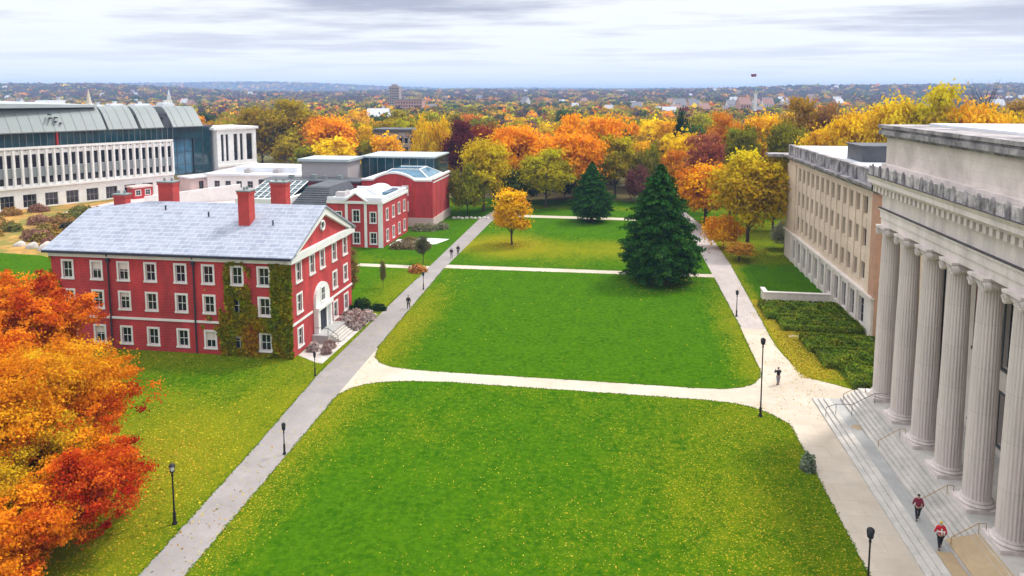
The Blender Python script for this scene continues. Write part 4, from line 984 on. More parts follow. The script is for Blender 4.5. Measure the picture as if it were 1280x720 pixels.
b = MB(); b.add([(20.35, 39.5, .72), (21.9, 39.5, 1.66), (21.9, 43.9, 1.66), (20.35, 44.6, .72), (20.35, 39.5, .69), (21.9, 39.5, 1.63), (21.9, 43.9, 1.63), (20.35, 44.6, .69)], [(0, 1, 2, 3), (7, 6, 5, 4), (0, 4, 5, 1), (3, 2, 6, 7), (0, 3, 7, 4), (1, 5, 6, 2)])
tag(b.build('board', M['tan'], None, (21, 41, .7)), 'tan board sheet sloping up over the upper stairs', 'board')
b = MB(); b.lathe((20.0, 59.9, .452), [(.01, .02), (.42, .02), (.44, .0)], 18); tag(b.build('mat', M['tan'], None, (20.0, 59.9, .452)), 'small round tan mat on the grey stair landing', 'mat')

# ------------------------------------------------------------------ limestone hall beyond the library
ls = thing('limestone_hall', 'long cream limestone hall with three rows of narrow dark windows and white flat roof', 'building', (38, 106, 0))
X0, YA, YZ = 29.3, 84.3, 127.0
wy = [88.6 + 2.55 * k for k in range(13)]
hol = []
for y in wy:
    for z, h in ((14.75, 2.1), (10.85, 2.2), (6.85, 2.1)): hol.append((y - .65 - YA, y + .65 - YA, z - h / 2 - 4.8, z + h / 2 - 4.8))
mb = MB(); mb.wall((X0, YA, 4.8), (0, 1, 0), (-1, 0, 0), YZ - YA, 12.0, hol, .4); mb.wall((X0 + 1.0, YA, 0), (1, 0, 0), (0, -1, 0), 22, 16.8, []); mb.wall((X0, YZ, 0), (1, 0, 0), (0, 1, 0), 24, 16.8, [])
for y0_, y1_ in ((YA + 1.45, 87.2), (121.4, YZ)): mb.box(X0 - .25, y0_, 4.8, X0 - .003, y1_, 16.0)
mb.build('wall', M['cream'], ls)
mb = MB(); mb.box(X0 - .28, YA - .25, 4.803, X0 - .003, YA + 1.447, 16.6); mb.box(X0, YA - .25, 0, X0 + 1.0, YA - .003, 16.6); mb.build('brick_strip', M['orange_stone'], ls)
for y in wy:
    for z, h in ((14.75, 2.1), (10.85, 2.2), (6.85, 2.1)): window(ls, (X0, y, z), 1.3, h, -math.pi / 2, trim=.0, depth=.36, bars=(0, 1), fm='dark_metal', gm='glass_dull')
for y in wy:
    for z in (12.7, 8.6):
        mb = MB(); mb.box(X0 - .06, y - .65, z - .55, X0 - .003, y + .65, z + .55); mb.build('spandrel', M['cream'], ls)
    mb = MB(); mb.box(X0 - .12, y + .78, 5.6, X0 - .003, y + 1.77, 15.9); mb.build('pier', M['cream'], ls)
gw = [87.6 + 3.25 * k for k in range(11)]
mb = MB(); mb.wall((X0 - .3, YA, 0), (0, 1, 0), (-1, 0, 0), YZ - YA, 4.5, [(y - .9 - YA, y + .9 - YA, .7, 3.9) for y in gw], .4); mb.box(X0 - .55, YA - .2, 4.5, X0 - .003, YZ + .2, 4.8)
for y in gw: mb.box(X0 - .5, y + 1.2, 0, X0 - .303, y + 1.95, 4.5)
mb.box(X0 - .3, YA - .01, 0, X0, YA, 4.5)
mb.build('ground_storey', M['cream_light'], ls)
for y in gw: window(ls, (X0 - .3, y, 2.3), 1.8, 3.2, -math.pi / 2, trim=.0, depth=.37, bars=(1, 2), fm='panel_grey', gm='glass_dull')
mb = MB(); mb.extr([(X0 - .1, 16.6), (X0 - .35, 16.9), (X0 - .85, 17.1), (X0 - .95, 17.45), (X0 + 24, 17.45), (X0 + 24, 16.6)], 'y', YA - .6, YZ + 1.0)
mb.box(26.2, YZ + 1.003, 16.9, 40, YZ + 4.4, 17.4)
mb.build('cornice', M['stone_dark'], ls)
mb = MB(); mb.box(X0 - .1, YA, 17.453, X0 + .45, YZ, 18.9); mb.box(X0 - .2, YA, 18.9, X0 + .55, YZ + .1, 19.15)
for y in np.arange(YA + 1, YZ, 3.4): mb.box(X0 - .22, y, 17.455, X0 - .103, y + .8, 18.895)
mb.build('parapet', M['stone_dark'], ls)
mb = MB(); mb.box(X0 + .452, YA, 17.453, X0 + 24, YZ, 18.95); mb.build('roof', M['roof_white'], ls)
mb = MB(); mb.box(31.6, 98, 18.953, 46, 104, 20.9); mb.box(31.4, 97.8, 20.9, 46.2, 104.2, 21.1); mb.build('plant_room', M['dark_metal'], ls)
pw = MB(); pw.box(19.9, 97.2, 0, 28.3, 97.6, 1.25); pw.box(19.9, 97.6, 0, 20.3, 99.6, 1.25); pw.box(19.8, 97.1, 1.253, 28.35, 97.7, 1.4); pw.box(19.8, 97.702, 1.253, 20.4, 99.7, 1.4)
for k in range(8): pw.box(20.4 + k, 97.12, .2, 20.9 + k, 97.197, 1.1)
tag(pw.build('parapet_wall', M['cream_light'], None, (24, 98, 0)), 'low white stone wall beside the hedge at the limestone hall', 'wall')

# ------------------------------------------------------------------ vegetation
OR, ORD, YE_, YO, YG, OL, OLO, RD, DR, PU, BR, GN = (.9, .38, .01), (.68, .25, .012), (.84, .55, .01), (.82, .45, .01), (.5, .43, .012), (.25, .24, .014), (.4, .28, .012), (.3, .06, .02), (.15, .025, .03), (.2, .07, .06), (.42, .24, .03), (.06, .11, .02)
def maple(name, label, x, y, h, r, n, seed, tfun, z0=1.4, nl=30, leaf=.3, lobe=(.2, .32)):
    P, N, T, Q, L = crown_points(seed, r, h, z0, nl, n, spray=.05, lobe=lobe, sprays=44, up=.3, reach=(.3, 1.28), jit=.9)
    P[:, 2] = np.maximum(P[:, 2], .5)
    root = thing(name, label, 'tree', (x, y, 0))
    cards('crown', P, N, leaf, tfun(P, T), Q, M['leaf_maple'], root, seed=seed)
    trunk_mb(L, h, z0, .42, seed).build('trunk', M['bark'], None).parent = root
    return root
ss_ = lambda a, b, t: sstep(a, b, t)
def big_tint(P, T):
    x, z = P[:, 0], P[:, 2]
    return .3 + .5 * T - .34 * ss_(2.6, 5.5, x) * ss_(8.5, 5.5, z) - .26 * ss_(7.6, 10, z) * ss_(3, -2, x) + .34 * ss_(7.2, 4.5, z) * ss_(3.6, 1.2, x)
maple('maple_tree', 'big maple in orange, gold and red filling the corner beside the asphalt path', -41.4, 41.0, 11.1, 8.0, 200000, 51, big_tint, nl=44, leaf=.16, z0=.9, lobe=(.2, .34))
maple('maple_tree', 'red topped maple standing behind the big gold one, close to the ivied end wall', -54.6, 57.0, 10.6, 6.2, 60000, 52, lambda P, T: .05 + .45 * T + .2 * ss_(8, 3, P[:, 2]), nl=26, leaf=.22)
def low_tint(P, T):
    return .5 + .4 * T - .62 * ss_(.6, 3.0, P[:, 0]) - .35 * ss_(2.2, .8, P[:, 2])
maple('maple_tree', 'lower maple, olive gold inside and red at its rim, under the big orange one', -34.9, 37.6, 6.4, 5.8, 110000, 53, low_tint, z0=.5, nl=24, leaf=.15)
maple('maple_tree', 'small bright orange maple at the bottom corner, below the red rimmed one', -33.6, 32.6, 5.6, 4.4, 60000, 54, lambda P, T: .12 + .5 * T, z0=.4, nl=18, leaf=.15)

T = [  # kind, shape, x, y, height, radius, colour, label
 ('broadleaf_tree', 'full', -31.0, 164, 17.6, 5.2, (.6, .43, .012), 'tall yellow green tree at the far end of the asphalt path beside the brick block'),
 ('broadleaf_tree', 'bush', -33.6, 158, 10.2, 4.2, OL, 'round olive green tree close against the brick block corner'),
 ('broadleaf_tree', 'full2', -25.8, 185, 20.4, 6.4, OR, 'large bright orange tree behind the far lawn beside the dark red ones'),
 ('broadleaf_tree', 'full3', -16.9, 172, 13.6, 5.4, YG, 'lumpy yellow green tree between two bright orange ones behind the far lawn'),
 ('broadleaf_tree', 'full', -10.6, 180, 18.7, 7.0, OR, 'broad bright orange tree rising directly behind the smaller fir'),
 ('broadleaf_tree', 'full3', -13.2, 200, 20.8, 4.6, OR, 'orange crown peeping over the broad orange tree behind the smaller fir'),
 ('broadleaf_tree', 'full2', -3.5, 205, 22.4, 5.8, OR, 'tallest orange tree of the row, its round top above the golden one'),
 ('broadleaf_tree', 'tall', -.3, 190, 17.6, 5.2, (.46, .36, .012), 'tall golden green tree between the two firs, in front of the tallest orange one'),
 ('broadleaf_tree', 'airy', 4.1, 225, 20.2, 3.6, OR, 'slim orange tree behind the golden green one'),
 ('broadleaf_tree', 'airy', 7.2, 205, 15.2, 4.2, YO, 'loose yellow orange tree above the green gap between the firs'),
 ('broadleaf_tree', 'bush', 8.7, 190, 12.6, 4.2, OL, 'olive tree behind the top of the larger fir'),
 ('small_tree', 'bush', 5.8, 182, 8.4, 3.2, PU, 'small purple leaved tree at the back of the green gap between the firs'),
 ('broadleaf_tree', 'full3', -44.1, 200, 19.0, 4.6, DR, 'very dark purple red tree beside the yellow hedge like one'),
 ('broadleaf_tree', 'full', -38.8, 206, 18.8, 5.2, RD, 'deep red tree between the dark purple one and the large orange one'),
 ('broadleaf_tree', 'bush', -56.8, 205, 18.6, 3.6, YE_, 'yellow tree with square clipped top above the skylight roof'),
 ('broadleaf_tree', 'bush', -51.6, 206, 18.4, 3.6, YE_, 'second square topped yellow tree, next to the dark purple one'),
 ('broadleaf_tree', 'full2', -89.2, 215, 23.1, 7.0, OR, 'big round orange tree standing alone above the grey penthouse'),
 ('broadleaf_tree', 'full', -123.9, 235, 25.6, 7.4, OLO, 'tall olive orange tree right behind the white tower block'),
 ('broadleaf_tree', 'full3', -114.5, 240, 26.0, 8.0, OLO, 'widest olive orange tree between the white tower block and the big round orange tree'),
 ('broadleaf_tree', 'airy', -102.8, 234, 21.5, 5.2, (.5, .2, .015), 'brown orange tree half behind the big round orange one'),
 ('broadleaf_tree', 'full', -90.6, 246, 18.9, 5.6, OL, 'olive tree behind the grey concrete building'),
 ('broadleaf_tree', 'tall', -82.2, 226, 18.8, 2.3, YE_, 'narrow yellow tree beside the grey concrete building'),
 ('broadleaf_tree', 'full2', -87.4, 268, 19.4, 5.2, OLO, 'rusty olive tree above the narrow yellow one'),
 ('broadleaf_tree', 'full3', -99.7, 320, 20.2, 6.4, (.4, .3, .02), 'golden olive tree in front of the white many gabled house'),
 ('broadleaf_tree', 'full', -88.1, 322, 20.0, 7.0, OL, 'wide olive tree above the flat top of the grey concrete building'),
 ('broadleaf_tree', 'airy', 20.6, 172, 19.7, 4.6, (.4, .12, .06), 'thin russet pink tree behind the larger fir'),
 ('broadleaf_tree', 'airy', 14.9, 184, 14.5, 3.6, ORD, 'burnt orange tree between the larger fir and the russet pink one'),
 ('broadleaf_tree', 'full2', 17.3, 240, 21.1, 4.4, YO, 'yellow orange tree far behind the larger fir'),
 ('broadleaf_tree', 'bush', 20.1, 230, 19.6, 2.8, (.02, .06, .02), 'round dark green tree among orange ones behind the larger fir'),
 ('broadleaf_tree', 'full3', 29.2, 200, 21.4, 4.6, ORD, 'red orange tree behind the golden one at the limestone hall'),
 ('broadleaf_tree', 'tall', 31.5, 188, 20.4, 4.5, OL, 'olive tree with pale top beside the red orange one'),
 ('broadleaf_tree', 'full2', 40.5, 202, 23.2, 6.6, YO, 'wide orange gold tree above the far corner of the limestone hall'),
 ('broadleaf_tree', 'full', 41.9, 184, 21.2, 4.6, OL, 'dull olive tree at the far corner of the limestone hall'),
 ('broadleaf_tree', 'full3', 48.6, 195, 27.1, 5.8, BR, 'tall brown orange tree between the flag pole and the yellow trees'),
 ('broadleaf_tree', 'airy', 53.6, 192, 27.0, 4.4, (.36, .18, .06), 'thin brownish tree close beside the tall brown orange one'),
 ('broadleaf_tree', 'full', 51.7, 165, 26.6, 5.2, YE_, 'bright yellow tree just above the white roof of the limestone hall'),
 ('broadleaf_tree', 'full2', 57.0, 157, 30.0, 5.8, (.74, .5, .012), 'highest yellow tree above the library attic'),
 ('broadleaf_tree', 'full3', 62.0, 152, 29.8, 5.6, (.62, .48, .012), 'greenish yellow tree above the middle of the library attic'),
 ('broadleaf_tree', 'full', 68.0, 150, 28.8, 5.4, YO, 'orange yellow tree rising over the library attic'),
 ('broadleaf_tree', 'full2', 73.6, 155, 27.4, 4.2, YE_, 'lowest yellow tree of the row over the library attic'),
 ('broadleaf_tree', 'full', 79.5, 158, 26.0, 5.0, (.7, .46, .012), 'mustard yellow tree at the picture edge over the attic'),
 ('broadleaf_tree', 'full3', 60.0, 170, 25.5, 6.0, (.72, .44, .012), 'deep yellow tree filling the gap behind the two highest yellow ones'),
 ('broadleaf_tree', 'full2', 47.5, 172, 22.5, 4.8, (.78, .46, .012), 'golden yellow tree touching the dark plant room roof of the limestone hall'),
 ('broadleaf_tree', 'full3', 120.7, 240, 26.0, 6.0, BR, 'brown tree at the picture edge beyond the library attic'),
 ('broadleaf_tree', 'full2', 18.4, 150, 15.0, 6.0, (.76, .3, .008), 'bright orange tree at the end of the pink grey path beside the larger fir'),
 ('small_tree', 'bush', 19.4, 131, 5.4, 3.4, (.84, .4, .012), 'low orange tree beside the pink grey path under the golden one'),
 ('small_tree', 'airy', 20.5, 121, 3.4, 2.6, (.62, .33, .04), 'sparse half bare orange bush beside the pink grey path'),
 ('broadleaf_tree', 'high', 23.2, 129, 17.6, 5.9, (.62, .44, .012), 'big golden tree with dark trunk on the lawn beside the limestone hall'),
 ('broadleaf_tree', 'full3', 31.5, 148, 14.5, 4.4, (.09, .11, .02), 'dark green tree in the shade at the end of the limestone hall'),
 ('broadleaf_tree', 'full2', 24.5, 158, 13.5, 4.8, OL, 'olive tree behind the big golden one at the limestone hall'),
 ('maple_tree', 'tall', -18.9, 127.9, 10.9, 3.3, (.8, .45, .01), 'young golden orange maple alone on the lawn by the asphalt path'),
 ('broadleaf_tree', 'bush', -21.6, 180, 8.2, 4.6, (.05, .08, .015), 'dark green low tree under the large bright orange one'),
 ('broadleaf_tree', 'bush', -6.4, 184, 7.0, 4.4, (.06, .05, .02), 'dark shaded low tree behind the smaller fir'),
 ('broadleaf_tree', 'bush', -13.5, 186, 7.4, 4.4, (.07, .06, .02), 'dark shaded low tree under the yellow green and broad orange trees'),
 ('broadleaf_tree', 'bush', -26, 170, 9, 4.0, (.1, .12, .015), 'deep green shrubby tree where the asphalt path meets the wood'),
]
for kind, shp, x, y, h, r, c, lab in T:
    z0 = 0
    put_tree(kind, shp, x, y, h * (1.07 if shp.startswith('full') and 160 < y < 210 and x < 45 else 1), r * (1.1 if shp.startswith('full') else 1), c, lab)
def fir(key, x, y, h, r, label):
    c, t, Rr, H = PROTO[key]; root = thing('fir_tree', label, 'tree', (x, y, 0)); root.scale = (r / Rr, r / Rr, h / H)
    for q in (c, t): a = q.copy(); a.parent = root; col.objects.link(a)
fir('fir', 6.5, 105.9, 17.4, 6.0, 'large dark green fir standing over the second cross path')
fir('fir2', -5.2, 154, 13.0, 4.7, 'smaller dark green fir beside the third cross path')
# bare trees over the attic
def bare_tree(x, y, h, label, seed):
    r_ = random.Random(seed); root = thing('bare_tree', label, 'tree', (x, y, 0)); b = MB(); b.tube([(0, 0, 0), (0, 0, h * .4), (.3, 0, h * .7)], [.4, .28, .12], 6); b.build('trunk', M['bark']).parent = root
    b = MB()
    for i in range(60):
        z0 = r_.uniform(.35, .75) * h; a = r_.uniform(0, 6.28); L_ = r_.uniform(.15, .32) * h
        p = [(0.2, 0, z0), (math.cos(a) * L_ * .3, math.sin(a) * L_ * .3, z0 + L_ * .5), (math.cos(a) * L_ * .55, math.sin(a) * L_ * .55, z0 + L_ * r_.uniform(.7, 1.1))]
        b.tube(p, [.07, .045, .02], 4)
    b.build('crown', M['bark']).parent = root
bare_tree(100.5, 216, 31.5, 'bare grey tree poking above the yellow trees over the attic', 1)
bare_tree(106, 226, 31.5, 'second bare grey tree above the yellow trees, close beside the taller tuft', 2)

def mound(name, label, cat, x, y, rx, ry, h, n, leaf, m, seed, colr=None, group=None, sq=0, t0=0, t1=1):
    g = np.random.default_rng(seed); root = thing(name, label, cat, (x, y, 0), 0, group)
    if sq:   # clipped block with lumpy top
        u = g.uniform(-1, 1, (n, 2)); px, py = u[:, 0] * rx, u[:, 1] * ry
        top = h * (.8 + .2 * np.sin(px * 1.9 + seed) * np.sin(py * 2.3 + 1) + .12 * np.sin(px * 3.1 + py * 2.2))
        e = np.maximum(np.abs(u[:, 0]) ** (rx / 1.6), np.abs(u[:, 1]) ** (ry / .9)); top = top * np.sqrt(np.clip(1.02 - e, 0.05, 1))
        side = g.uniform(0, 1, n) < .3
        k = np.where(g.uniform(0, 1, n) < ry / (rx + ry), 0, 1); sgn = np.sign(g.uniform(-1, 1, n))
        px = np.where(side & (k == 0), sgn * rx * g.uniform(.93, 1.02, n), px); py = np.where(side & (k == 1), sgn * ry * g.uniform(.93, 1.02, n), py)
        z = np.where(side, g.uniform(0.05, .72, n) * h, top * g.uniform(.85, 1.05, n))
        P = np.stack([px, py, z], 1); N = np.stack([px / rx * side, py / ry * side, .8 * np.ones(n)], 1) + g.normal(size=(n, 3)) * .5
        T_ = .5 + .3 * np.sin(px * 1.3 + seed) * np.sin(py * 1.7) + g.normal(size=n) * .2
        b = MB(); b.box(-rx * .9, -ry * .9, 0, rx * .9, ry * .9, h * .4); b.build('woody_core', M['hedge_core']).parent = root
    else:
        d = g.normal(size=(n, 3)); d /= np.linalg.norm(d, axis=1, keepdims=True); d[:, 2] = np.abs(d[:, 2])
        k = g.uniform(.6, 1.05, (n, 1)); lump = 1 + .16 * np.sin(d[:, :1] * 7 + seed) * np.sin(d[:, 1:2] * 6 + 1)
        P = d * k * lump * np.array([rx, ry, h]); N = d + g.normal(size=(n, 3)) * .6 + np.array([0, 0, .3]); T_ = g.uniform(t0, t1, n)
        b = MB()
        for i in range(7): a = i * .9; b.tube([(0, 0, 0), (math.cos(a) * rx * .5, math.sin(a) * ry * .5, h * .7)], [.05, .02], 5)
        b.build('woody_core', M['bark']).parent = root
    o = cards('foliage', P, N, leaf, T_, g.uniform(0, 1, n), m, root, seed=seed)
    if colr: o.color = (*colr, 1)
    return root
H_ = M['leaf_hedge']
mound('hedge', 'wide clipped yew hedge below the white stone wall', 'hedge', 23.7, 92.6, 4.9, 3.0, 1.15, 17000, .23, H_, 61, sq=1)
mound('hedge', 'dark front strip of clipped hedge along the narrow path', 'hedge', 24.3, 87.4, 4.5, 2.0, 1.1, 12000, .23, H_, 62, sq=1)
mound('hedge', 'middle strip of clipped hedge on the near side of the narrow path', 'hedge', 25.0, 80.6, 4.1, 2.1, 1.1, 14000, .22, H_, 63, sq=1)
mound('hedge', 'mottled strip of clipped hedge between the middle one and the column end', 'hedge', 25.3, 76.2, 3.9, 2.2, 1.05, 14000, .22, H_, 64, sq=1)
mound('hedge', 'brown green hedge closest to the stairs and the endmost column', 'hedge', 26.0, 71.6, 3.3, 2.5, 1.15, 13000, .22, H_, 65, sq=1)
L_ = M['leaf']
mound('shrub', 'small grey green bush at the lawn edge beside the plaza', 'shrub', 14.5, 53.2, .55, .6, 1.25, 900, .18, L_, 66, (.2, .24, .15))
mound('shrub', 'dark green bush against the gable corner of the long hall', 'shrub', -32.0, 84.9, 1.5, 1.6, 1.7, 1500, .26, L_, 67, (.025, .055, .02))
mound('shrub', 'low dark bush on the small lawn beside the gable bush', 'shrub', -30.2, 86.2, 1.1, .7, .8, 600, .24, L_, 68, (.03, .06, .02))
pale = [(-31.9, 79.4, 1.2), (-31.2, 81.3, 1.3), (-32.4, 81.9, 1.0), (-30.4, 79.9, .8), (-30.2, 82.4, .9), (-31.0, 72.2, .7), (-30.5, 81.2, .7), (-31.9, 83.2, .8), (-30.3, 78.6, .6), (-30.6, 70.6, .6), (-32.4, 71.2, .7), (-30.9, 83.6, .6)]
for i, (x, y, r) in enumerate(pale):
    mound('shrub', 'pale dried flowering shrub beside the porch of the long brick hall', 'shrub', x, y, r, r, 1.0 * r + .2, 800, .22, L_, 70 + i, [(.5, .4, .37), (.42, .3, .27)][i % 2], group='dried shrubs by the porch')
for i, (x, y, r) in enumerate([(-36.2, 122.3, 1.8), (-38.8, 121.9, 1.5), (-34.3, 123.2, 1.3), (-37.8, 126.5, 1.7)]):
    mound('shrub', 'dry brown shrub in the bed before the small white roofed hall', 'shrub', x, y, r, r * .8, 1.3, 900, .25, L_, 80 + i, [(.3, .22, .13), (.22, .17, .07)][i % 2], group='dry shrubs by the small hall')
for i, (x, y, r) in enumerate([(-37.4, 139.2, 1.8), (-35.4, 141, 1.5), (-39.6, 138.8, 1.6)]):
    mound('shrub', 'grey green shrub along the base of the plain brick block', 'shrub', x, y, r, r, 1.4, 900, .25, L_, 90 + i, (.26, .25, .14), group='shrubs by the brick block')
put_tree('small_tree', 'airy', -31.2, 111.4, 4.9, 1.3, (.13, .13, .06), 'small dark leaved tree on the lawn by the white patio')
mound('shrub', 'low orange brown bush where the small path meets the asphalt path', 'shrub', -30.6, 106.0, 1.5, 1.2, 1.2, 900, .25, L_, 95, (.5, .22, .05))
put_tree('small_tree', 'tall', -33.0, 96.5, 4.2, .42, (.22, .2, .06), 'thin sapling on the small lawn before the gable corner')
put_tree('small_tree', 'tall', -35.4, 88.8, 7.6, 1.5, (.3, .2, .06), 'thin brown leaved tree behind the gable corner of the long hall')
put_tree('small_tree', 'bush', 30.0, 131.5, 4.6, 2.2, (.35, .36, .24), 'pale grey green bushy tree at the far end wall of the limestone hall')
for i, (x, y, r, h, c) in enumerate([(-93, 117, 3.2, 2.6, (.03, .07, .04)), (-107, 126, 3.4, 2.4, (.03, .04, .03))]):
    mound('shrub', ['spreading dark green bush on the mulch bed beside the slate roof end', 'low black green bush on the mulch bed at the picture edge'][i], 'shrub', x, y, r, r * .8, h, 1600, .35, L_, 100 + i, c)
for i, (x, y, r, c) in enumerate([(-84, 113, 2.2, (.3, .16, .1)), (-82, 121, 2.3, (.32, .15, .12)), (-87, 129, 2.5, (.36, .2, .05)), (-103, 134, 2.4, (.34, .24, .04)), (-112, 137, 2.6, (.36, .2, .04)), (-98, 128, 2.2, (.28, .2, .05)), (-90, 122, 2.4, (.34, .15, .06)), (-96, 122, 2.0, (.25, .2, .05)), (-101, 121, 2.2, (.36, .2, .08)), (-110, 131, 2.4, (.4, .24, .05)), (-117, 133, 2.3, (.3, .17, .06)), (-92, 136, 2.6, (.4, .27, .04)), (-107, 145, 2.5, (.4, .25, .04)), (-118, 147, 2.5, (.35, .22, .05)), (-84, 134, 2.3, (.3, .22, .05)), (-88, 111, 1.8, (.34, .2, .12)), (-112, 121, 2.2, (.36, .22, .12))] + [(rnd.uniform(-138, -102), rnd.uniform(114, 150), rnd.uniform(1.4, 2.9), rnd.choice([(.36, .2, .06), (.28, .2, .05), (.4, .26, .05), (.3, .15, .1), (.2, .2, .05)])) for _ in range(44)]):
    mound('shrub', 'rusty autumn shrub on the mulch bed', 'shrub', x, y, r, r * .8, .75 * r, 1000, .32, L_, 110 + i, c, group='rusty shrubs on the mulch bed')
for i, (x, y, s) in enumerate([(-101, 112, 2.6), (-97, 110.5, 2.2), (-104.5, 112.8, 2.0), (-93.5, 108.9, 1.6), (-108, 113.8, 1.8)]):
    r_ = random.Random(i); b = MB(); pr = []
    for k in range(6):
        zz = k / 5; rr = s * .55 * math.sqrt(max(.02, 1 - (zz * .98) ** 2)); pr.append((rr, zz * s * .5))
    b.lathe((0, 0, 0), pr, 9); b.v = [(vx * (1 + .25 * math.sin(vy * 3 + i)), vy * (1 + .2 * math.sin(vx * 4 + i)), vz * (1 + .2 * math.sin(vx * 2.7))) for vx, vy, vz in b.v]
    o = b.build('boulder', M['rubble'], None); o.location = (x, y, 0); tag(o, 'pale boulder at the edge of the mulch bed by the lawn', 'boulder', 'boulders along the mulch bed')
for i in range(9):
    b = MB(); b.lathe((0, 0, 0), [(.42, 0), (.4, .2), (.25, .38), (.05, .44)], 7); o = b.build('boulder', M['rubble'], None); o.location = (-35.8 + .95 * i, 153.6 + .35 * math.sin(i * 2.1) + .12 * i, 0); o.rotation_euler = (0, 0, i)
    o.scale = (1.2 + .3 * math.sin(i), 1, .9); tag(o, 'whitish stone in the low row across the end of the lawn', 'boulder', 'white stones by the brick block')

# belt of woodland trees, each its own object
pal = [(OR, 'orange'), (ORD, 'rusty orange'), (YO, 'amber'), (YE_, 'yellow'), (OL, 'olive'), (OLO, 'brownish olive'), (GN, 'dark green'), (BR, 'brown'), (RD, 'dull red'), (YG, 'yellow green')]
wts = [9, 8, 12, 9, 22, 18, 15, 14, 2, 12]
placed = [(t[2], t[3], t[5]) for t in T]
def clear(x, y, r):
    ly = -(x + 143.7) * math.sin(RZM) + (y - 146.5) * math.cos(RZM); lx = (x + 143.7) * math.cos(RZM) + (y - 146.5) * math.sin(RZM)
    if -30 < lx < 76 and -16 < ly < 40: return False
    if -86 < x < -66 and 226 < y < 252: return False
    if -112 < x < -40 and y < 200: return False
    return all((x - a) ** 2 + (y - b) ** 2 > (.62 * (r + c)) ** 2 for a, b, c in placed)
tries = 0; made = 0
rb = random.Random(21)
while made < 215 and tries < 20000:
    tries += 1
    y = 188 + 215 * rb.random() ** 1.15; x = rb.uniform(-.93 * y, .62 * y); r = rb.uniform(4.2, 6.6)
    if x > 75 and y < 210: continue
    if not clear(x, y, r): continue
    placed.append((x, y, r)); made += 1
    ci = rb.choices(range(10), wts)[0]; c, cn = pal[ci]; f = rb.uniform(.75, 1.15)
    put_tree('woodland_tree', rb.choice(['wood', 'wood2', 'wood3']), x, y, rb.uniform(12.5, 19), r * 1.08, tuple(v * f for v in c), f'{cn} tree crowded into the wood behind the campus', 'tree', f'{cn} woodland trees')

# the far woods read as one mass
g = np.random.default_rng(77)
cols = np.array([OR, ORD, YO, YE_, OL, OLO, GN, BR, RD, YG, (.12, .08, .06), (.16, .09, .08), (.1, .1, .05)])
def far_wood(n, y0, y1, p, r0, r1, h0, h1, k, cs, wf, name, keep=None):
    yv = y0 + (y1 - y0) * g.uniform(0, 1, n) ** p; xv = yv * g.uniform(-.98, .66, n)
    if keep is not None: m = keep(xv, yv); xv, yv = xv[m], yv[m]
    n = len(xv); r = g.uniform(r0, r1, n); h = g.uniform(h0, h1, n); z = hill(xv, yv); z = np.where(np.hypot(xv, yv) < 1000, 0, z)
    c = cols[g.choice(len(cols), n, p=np.array(wf) / sum(wf))] * g.uniform(.7, 1.15, (n, 1))
    d = g.normal(size=(n, k, 3)); d /= np.linalg.norm(d, axis=2, keepdims=True); d[..., 2] = np.abs(d[..., 2]) * 1.0 - .25
    P = np.stack([xv, yv, z + h * .55], 1)[:, None] + d * np.stack([r, r, h * .48], 1)[:, None] * g.uniform(.75, 1.05, (n, k, 1))
    N = d + g.normal(size=d.shape) * .45; cc = np.repeat(c, k, 0) * g.uniform(.8, 1.2, (n * k, 1))
    o = cards(name, P.reshape(-1, 3), N.reshape(-1, 3), np.repeat(r * cs, k), g.uniform(0, 1, n * k), g.uniform(0, 1, n * k), M['leaf_far'], colr=cc, aspect=.9, seed=7); o['kind'] = 'stuff'
w1 = [5, 6, 7, 5, 20, 16, 18, 16, 2, 8, 8, 8, 10]
def keep_town(x, y): return ~((np.abs(x + 83) < 12) & (np.abs(y - 238) < 14)) 
far_wood(1500, 340, 640, 1.0, 4, 6.5, 9, 16, 60, .42, w1, 'forest')
far_wood(5200, 600, 1500, 1.25, 5, 8, 8, 15, 26, .75, w1, 'forest')
w2 = [1, 2, 1, 0, 6, 7, 12, 12, 3, 1, 24, 26, 16]
far_wood(13000, 1400, 4600, 1.1, 8, 14, 8, 15, 10, 1.3, w2, 'forest')
far_wood(9000, 4500, 7200, 1.0, 12, 20, 9, 15, 6, 1.5, [1, 1, 1, 1, 6, 6, 16, 12, 2, 1, 10, 10, 10], 'forest')

# ------------------------------------------------------------------ far town
hm_ = {}
for nm, c in (('white', (.72, .7, .68)), ('pinkish', (.5, .3, .26)), ('grey', (.42, .42, .45)), ('cream', (.6, .52, .4))): hm_[nm] = mat(nm + '_clapboard', c, .8, .08)
rm = [mat('house_roof', (.2, .19, .21), .8, .2), mat('house_roof', (.3, .17, .14), .8, .2), mat('house_roof', (.5, .5, .52), .8, .1)]
hp = {}
for nm in hm_:
    for ri in range(3):
        b = MB(); b.box(-6, -5, -6, 6, 5, 9); b.add([(-6, -5, 9), (-6, 5, 9), (-6, 0, 13)], [(0, 1, 2)]); b.add([(6, -5, 9), (6, 5, 9), (6, 0, 13)], [(0, 1, 2)])
        for x in (-4, -1.2, 1.6, 4.2):
            for z in (1.5, 4, 6.5): b.box(x - .5, -5.04, z, x + .5, -5.001, z + 1.5, 1)
        wl = b.build('wall', [hm_[nm], M['glass']]); b = MB(); b.add([(-6.4, -5.6, 8.6), (6.4, -5.6, 8.6), (6.4, 0, 13.2), (-6.4, 0, 13.2), (-6.4, 5.6, 8.6), (6.4, 5.6, 8.6)], [(0, 1, 2, 3), (3, 2, 5, 4)]); b.box(2, 1, 10, 3.2, 2.2, 14.4)
        rf_ = b.build('roof', rm[ri]); col.objects.unlink(wl); col.objects.unlink(rf_); hp[nm, ri] = (wl, rf_)
